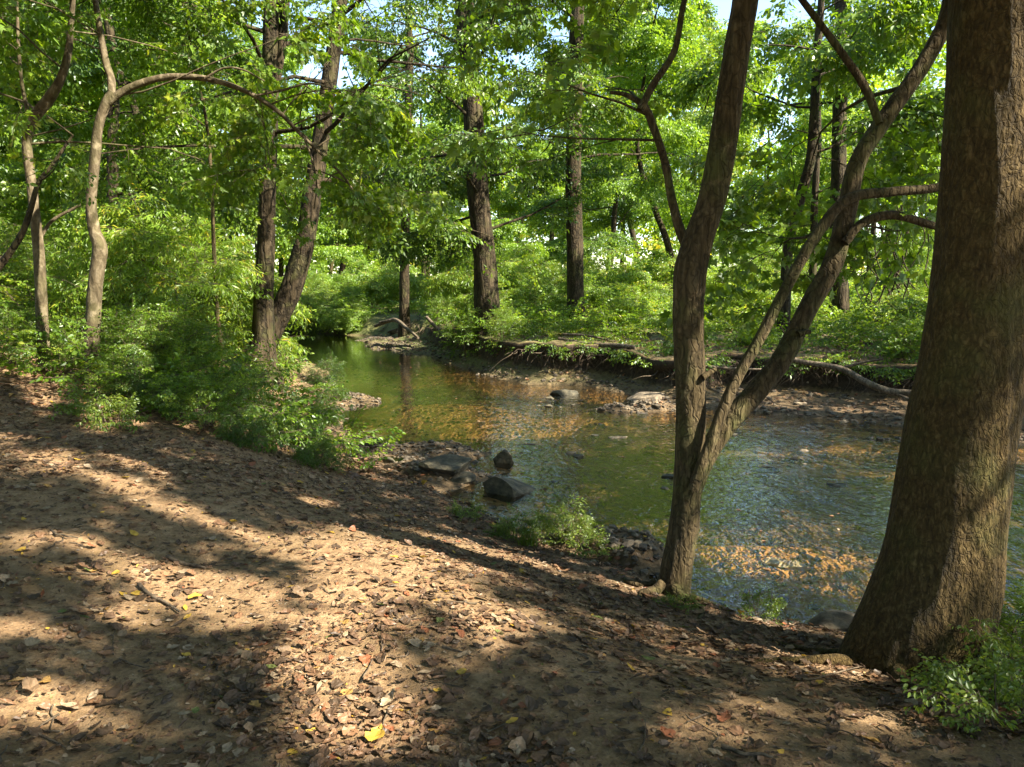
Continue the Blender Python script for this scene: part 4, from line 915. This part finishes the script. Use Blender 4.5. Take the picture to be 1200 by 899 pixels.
ground_stick(163, 690, 48, 32, 5, 'dark stick pointing down the slope below the short one')
ground_stick(845, 880, 60, 16, 6, 'pale stick at the bottom edge of the picture')
ground_stick(545, 592, 60, 22, 3, 'thin twig lying along the water edge')
ground_stick(60, 625, 32, 12, 3, 'thin twig across the sunny spot on the left')
ground_stick(940, 800, 70, -14, 3, 'thin twig on the shaded leaves left of the thick trunk')
ground_stick(640, 560, -24, 14, 3, 'thin stick at the water edge near the boulder')
# exposed roots dangling from the far bank
rg3 = np.random.default_rng(91); m = MB()
for i in range(520):
    t = rg3.uniform(0, 1); px_ = 430 + 720 * t; 
    j = np.interp(px_, [430, 500, 620, 760, 880, 1050, 1150], [24.5, 22.0, 16.8, 15.0, 13.3, 12.4, 12.2])
    x = (px_ - 600) / F * j; y0 = j
    # walk towards the bank wall
    ys = np.linspace(j - 4, j + 4, 90); d_ = pdist(np.full(90, x), ys, FAR) - gravel_w(np.full(90, x)); ins_ = inside(np.full(90, x), ys) | inside(np.full(90, x), ys, NEARSIDE); d_[ins_] = -9
    k = int(np.argmax(d_ > .12)); y0 = ys[k]
    if d_[k] < .1: continue
    z0 = float(H(x, y0 + .25)); L = rg3.uniform(.15, .55); dx = rg3.normal(0, .25)
    C = np.array([(x, y0 + .1, z0 - .05), (x + dx * .3, y0 - .18, z0 - .08 - .2 * L), (x + dx * .7, y0 - .25 + rg3.normal(0, .06), z0 - .6 * L), (x + dx + rg3.normal(0, .08), y0 - .2 + rg3.normal(0, .1), z0 - L)])
    tube(m, catmull(C, 3), np.linspace(1, .3, 10) * rg3.uniform(.003, .016), 4, 0, rg3.uniform(0, 1))
tag(m.build('dangling_roots', M_TWIG), kind='stuff')
# turf lip over the undercut bank
xs_ = np.arange(-2.0, 9.5, .12); top = []
for x in xs_:
    ys = np.linspace(9, 24, 400); xx_ = np.full(400, x); d_ = pdist(xx_, ys, FAR) - gravel_w(xx_); d_[inside(xx_, ys) | inside(xx_, ys, NEARSIDE)] = -9
    top.append(ys[int(np.argmax(d_ > .2))])
top = np.array(top); zt_ = H(xs_, top + .3); nz_ = fbm(xs_ * 1.7, xs_ * 0, 95, 4); lip = .22 + .22 * nz_; m = MB(); rows = []
for dy, dz in ((.9, -.02), (.5, .035), (.1, .05), (-1, .03), (-1.15, -.06), (-.7, -.16), (.12, -.3)):
    yy_ = top + (dy if dy > 0 else dy * lip); rows.append(np.stack([xs_, yy_ + .03 * fbm(xs_ * 6, yy_ * 6, 96, 2), zt_ + dz + .03 * fbm(xs_ * 5, yy_ * 5, 97, 2)], -1))
V_ = np.concatenate(rows); nn = len(xs_); ii_ = (np.arange(len(rows) - 1)[:, None] * nn + np.arange(nn - 1)[None]).ravel()
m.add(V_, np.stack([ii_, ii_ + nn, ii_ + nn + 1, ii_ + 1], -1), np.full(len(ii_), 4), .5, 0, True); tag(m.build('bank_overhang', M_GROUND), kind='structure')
rgl = np.random.default_rng(98); m = MB(); k_ = rgl.integers(0, nn, 460); P_ = np.stack([xs_[k_] + rgl.uniform(-.06, .06, 460), top[k_] - lip[k_] * rgl.uniform(-3.2, 1.0, 460), zt_[k_] + .05], -1)
put_sprays(m, SP_SMALL, P_, rgl.normal(0, 1, (460, 3)) * [.8, .4, .1] + [0, -.9, -.25], rgl.uniform(.2, .5, 460), rgl, 0, 1, .45, .3); tag(m.build('bank_greenery', [M_LEAF, M_TWIG]), kind='stuff')
# vines in the glade at right
for i, (px_, d_) in enumerate([(1022, 19), (1034, 19.6), (1046, 18.6), (1058, 19.2), (1070, 20)]):
    b = ground_at(px_, 365, 12); b = np.array([at(px_, 360, d_)[0], d_, 0]); b[2] = H(b[0], b[1]); rg4 = np.random.default_rng(700 + i); m = MB()
    for k in range(4):
        C = [b + [0, 0, -.1]]; x = rg4.normal(0, .25)
        for z in (.4, .8, 1.3, 1.8, 2.4, 3.1): x = x * .8 + rg4.normal(0, .22); C.append(b + [x, rg4.normal(0, .2), z])
        tube(m, catmull(C, 5), rg4.uniform(.012, .028), 6, .15)
    tag(m.build('vine', M_BARKD), 'tangle of dark bare vines climbing in the sunny glade left of the thick trunk', 'vine', 'dark vines hanging in the glade')

# ------------------------------------------------------------------ leaf litter
def litter(name, n, gen, seed, smin, smax, kinds, lift=.006, tones=None, fixed=None):
    rg2 = np.random.default_rng(seed); x, y = gen(rg2, n); N = len(x); z = H(x, y); e = .05
    nxx = -(H(x + e, y) - H(x - e, y)) / (2 * e); nyy = -(H(x, y + e) - H(x, y - e)) / (2 * e)
    up = np.stack([nxx, nyy, np.ones(N)], -1) + rg2.normal(0, .2, (N, 3)); up /= np.linalg.norm(up, axis=1)[:, None]
    a = rg2.uniform(0, 6.28, N); d = np.stack([np.cos(a), np.sin(a), np.zeros(N)], -1); d -= up * (d * up).sum(1)[:, None]; d /= np.linalg.norm(d, axis=1)[:, None]
    Xx = np.cross(d, up); M_ = np.stack([Xx, d, up], 1); s = smin + (smax - smin) * rg2.uniform(0, 1, N) ** 1.8; pk = rg2.integers(0, len(kinds), N); tn = rg2.uniform(0, 1, N) ** 1.15 if tones is None else rg2.uniform(*tones, N)
    m = MB()
    for k, (V_, Fc) in enumerate(kinds):
        q = np.where(pk == k)[0]
        W_ = np.einsum('vj,njk->nvk', V_, M_[q]) * s[q, None, None]; W_[..., 0] += x[q, None]; W_[..., 1] += y[q, None]; W_[..., 2] += z[q, None]
        gz = H(W_[..., 0].ravel(), W_[..., 1].ravel()).reshape(W_.shape[:2]); low = (W_[..., 2] - gz).min(1); W_[..., 2] += (-low + lift * rg2.uniform(0, 1, len(q)) - .002)[:, None]
        nv = len(V_); fl = np.array([i for f in Fc for i in f]); tt = [len(f) for f in Fc]
        m.add(W_, fl[None] + (np.arange(len(q)) * nv)[:, None], np.tile(tt, len(q)), np.repeat(tn[q], len(Fc)))
    return tag(m.build(name, M_LITTER), kind='stuff')
def crinkle(half, seed, curl, fold):
    """a dry leaf: outline ring split into strips across the midrib, bent along and across"""
    rg2 = np.random.default_rng(seed); h_ = np.array(half); ts = np.linspace(0, 1, 7); wv = np.interp(ts, h_[:, 1], h_[:, 0]); V_ = []
    for t, w_ in zip(ts, wv):
        for s_ in (-1, -.5, 0, .5, 1):
            w2 = w_ * (1 + rg2.normal(0, .12) * (abs(s_) == 1)); V_.append((s_ * w2 * 1.0, t - .5 + (.04 * rg2.normal() if abs(s_) == 1 else 0), (.5 * fold * w2 * s_ * s_ + .5 * curl * (t - .5) ** 2 + rg2.normal(0, .03))))
    Fc = [[i * 5 + j, i * 5 + j + 1, i * 5 + j + 6, i * 5 + j + 5] for i in range(6) for j in range(4)]; return np.array(V_), Fc
OV = [(.02, 0), (.2, .2), (.28, .45), (.2, .75), (.02, 1)]; WD = [(.05, 0), (.34, .15), (.42, .4), (.26, .62), (.3, .75), (.03, 1)]; NR = [(.02, 0), (.12, .3), (.13, .6), (.01, 1)]
KIN = [crinkle(OV, 1, .5, .5), crinkle(OV, 2, -.35, -.5), crinkle(WD, 3, .3, .5), crinkle(WD, 4, .8, -.2), crinkle(OV, 5, .9, .9), crinkle(NR, 6, .3, 1.2), crinkle(WD, 7, -.4, .3)]
LOWK = [two_halves([(0, 0), (.25, .3), (.22, .7), (0, 1)], .4, .3), two_halves([(0, 0), (.4, .1), (.3, .5), (.1, .6), (0, 1)], -.3, .2)]
def g_fore(rg2, n):
    y = 1.3 + 6.5 * rg2.uniform(0, 1, n) ** 1.1; x = rg2.uniform(-1, 1, n) * (y * .75 + .3) + 0; sn = pdist(x, y, NEAR); ok = ~inside(x, y) & inside(x, y, NEARSIDE)
    dens = .35 + 1.1 * sst(-.1, .35, fbm(x * 1.1, y * 1.1, 81, 3)) + .5 * sst(2.0, .3, sn); return x[ok & (rg2.uniform(0, 1, n) < dens)], y[ok & (rg2.uniform(0, 1, n) < dens)]
def gf(rg2, n):
    y = 1.3 + 7 * rg2.uniform(0, 1, n); x = rg2.uniform(-1, 1, n) * (y * .75 + .3); sn = pdist(x, y, NEAR); ok = ~inside(x, y) & inside(x, y, NEARSIDE)
    dens = .32 + .95 * sst(-.1, .35, fbm(x * 1.1, y * 1.1, 81, 3)) + .5 * sst(2.0, .3, sn) + .5 * sst(4.5, 6.5, y); k = ok & (rg2.uniform(0, 1, n) < dens); return x[k], y[k]
litter('leaf_litter', 42000, gf, 801, .016, .066, KIN, .010)
litter('leaf_crumbs', 90000, gf, 802, .008, .026, LOWK, .004)
def g_mid(rg2, n):
    y = rg2.uniform(7, 30, n); x = rg2.uniform(-.8, .75, n) * y; ok = ~inside(x, y); return x[ok], y[ok]
litter('leaf_litter', 30000, g_mid, 803, .05, .11, LOWK, .02)
def g_bar2(rg2, n):
    x, y = g_bars(rg2, n); k = H(x, y) > .0; return x[k], y[k]
litter('stranded_leaves', 1500, g_bar2, 804, .03, .07, KIN, .02)
def g_float(rg2, n):
    y = rg2.uniform(4.3, 20, n); x = rg2.uniform(-6, 8, n); ok = inside(x, y) & (H(x, y) < -.02) & (fbm(x * .8, y * .8, 88, 2) > .0); return x[ok], y[ok]
x_, y_ = g_float(np.random.default_rng(805), 1100); rgf = np.random.default_rng(806); m = MB()
for a_, b_ in zip(x_, y_):
    V_, Fc = LOWK[rgf.integers(0, 2)]; t_ = rgf.uniform(0, 6.28); c, s_ = math.cos(t_), math.sin(t_); W_ = (V_ @ np.array([[c, s_, 0], [-s_, c, 0], [0, 0, .35]])) * rgf.uniform(.025, .06) + [a_, b_, .006]
    m.add(W_, [i for f in Fc for i in f], [len(f) for f in Fc], rgf.uniform(.2, .97))
tag(m.build('floating_leaves', M_LITTER), kind='stuff')
rgt = np.random.default_rng(807); m = MB()
for i in range(420):
    y = 1.6 + 7 * rgt.uniform() ** .8; x = rgt.uniform(-.75, .75) * y; 
    if pdist(np.array([x]), np.array([y]), NEAR)[0] < .1 or not inside(np.array([x]), np.array([y]), NEARSIDE)[0]: continue
    a_ = rgt.uniform(0, 6.28); L_ = rgt.uniform(.05, .22); t_ = np.linspace(-.5, .5, 5); X_ = x + L_ * t_ * math.cos(a_) + rgt.normal(0, .006, 5); Y_ = y + L_ * t_ * math.sin(a_) + rgt.normal(0, .006, 5)
    tube(m, np.stack([X_, Y_, H(X_, Y_) + .008], -1), np.linspace(1, .5, 5) * rgt.uniform(.0015, .005), 5, 0)
tag(m.build('twig_litter', M_TWIG), kind='stuff')
# bright single leaves
def one_leaf(px, py, s, tone, label, kind=2):
    p = ground_at(px, py); V_, Fc = KIN[kind]; a = px * .37; c, s_ = math.cos(a), math.sin(a); W_ = V_ @ np.array([[c, s_, 0], [-s_, c, 0], [0, 0, 1]]) * s
    e = .05; gx_ = (H(p[0] + e, p[1]) - H(p[0] - e, p[1])) / (2 * e); gy_ = (H(p[0], p[1] + e) - H(p[0], p[1] - e)) / (2 * e); W_[:, 2] += W_[:, 0] * gx_ + W_[:, 1] * gy_
    m = MB(); m.add(W_, np.array(Fc).ravel(), [4] * len(Fc), tone); o = m.build('fallen_leaf', M_LITTER); o.location = (p[0], p[1], float(H(p[0], p[1])) + .02); tag(o, label, 'leaf')
for a, b, s, t, lab, kd in [(441, 868, .085, .985, 'large golden yellow leaf lying near the bottom edge', 2), (228, 703, .07, .985, 'bright yellow leaf on the sunny slope at the left', 6), (220, 730, .05, .985, 'small yellow leaf just below the bright one at the left', 0),
        (600, 722, .06, .8, 'red brown leaf on the bare patch at the middle of the path', 2), (350, 698, .06, .8, 'orange brown leaf on the sunny ground', 3), (462, 657, .05, .985, 'yellow leaf on the sunlit ground near the water', 2), (352, 570, .06, .985, 'yellow leaf in the shade below the narrow leafed bush', 2),
        (730, 702, .08, .88, 'pale green brown leaf beside the foot of the forked tree', 2), (600, 853, .05, .985, 'small yellow leaf in the shade near the bottom', 0), (760, 776, .06, 1.0, 'fresh green leaf on the path below the forked tree', 3), (542, 794, .05, .985, 'ochre leaf at the edge of the sunny spot', 6),
        (700, 728, .06, 1.0, 'yellow green leaf on the shaded leaves', 2), (840, 788, .07, .88, 'pale curled leaf right of the path middle', 4), (230, 840, .05, 1.0, 'green leaf in the shade at lower left', 0), (36, 812, .1, .82, 'large reddish curled leaf at the lower left', 4), (300, 835, .05, .97, 'ochre leaf in the shade left of the golden one', 2)]:
    one_leaf(a, b, s, t, lab, kd)
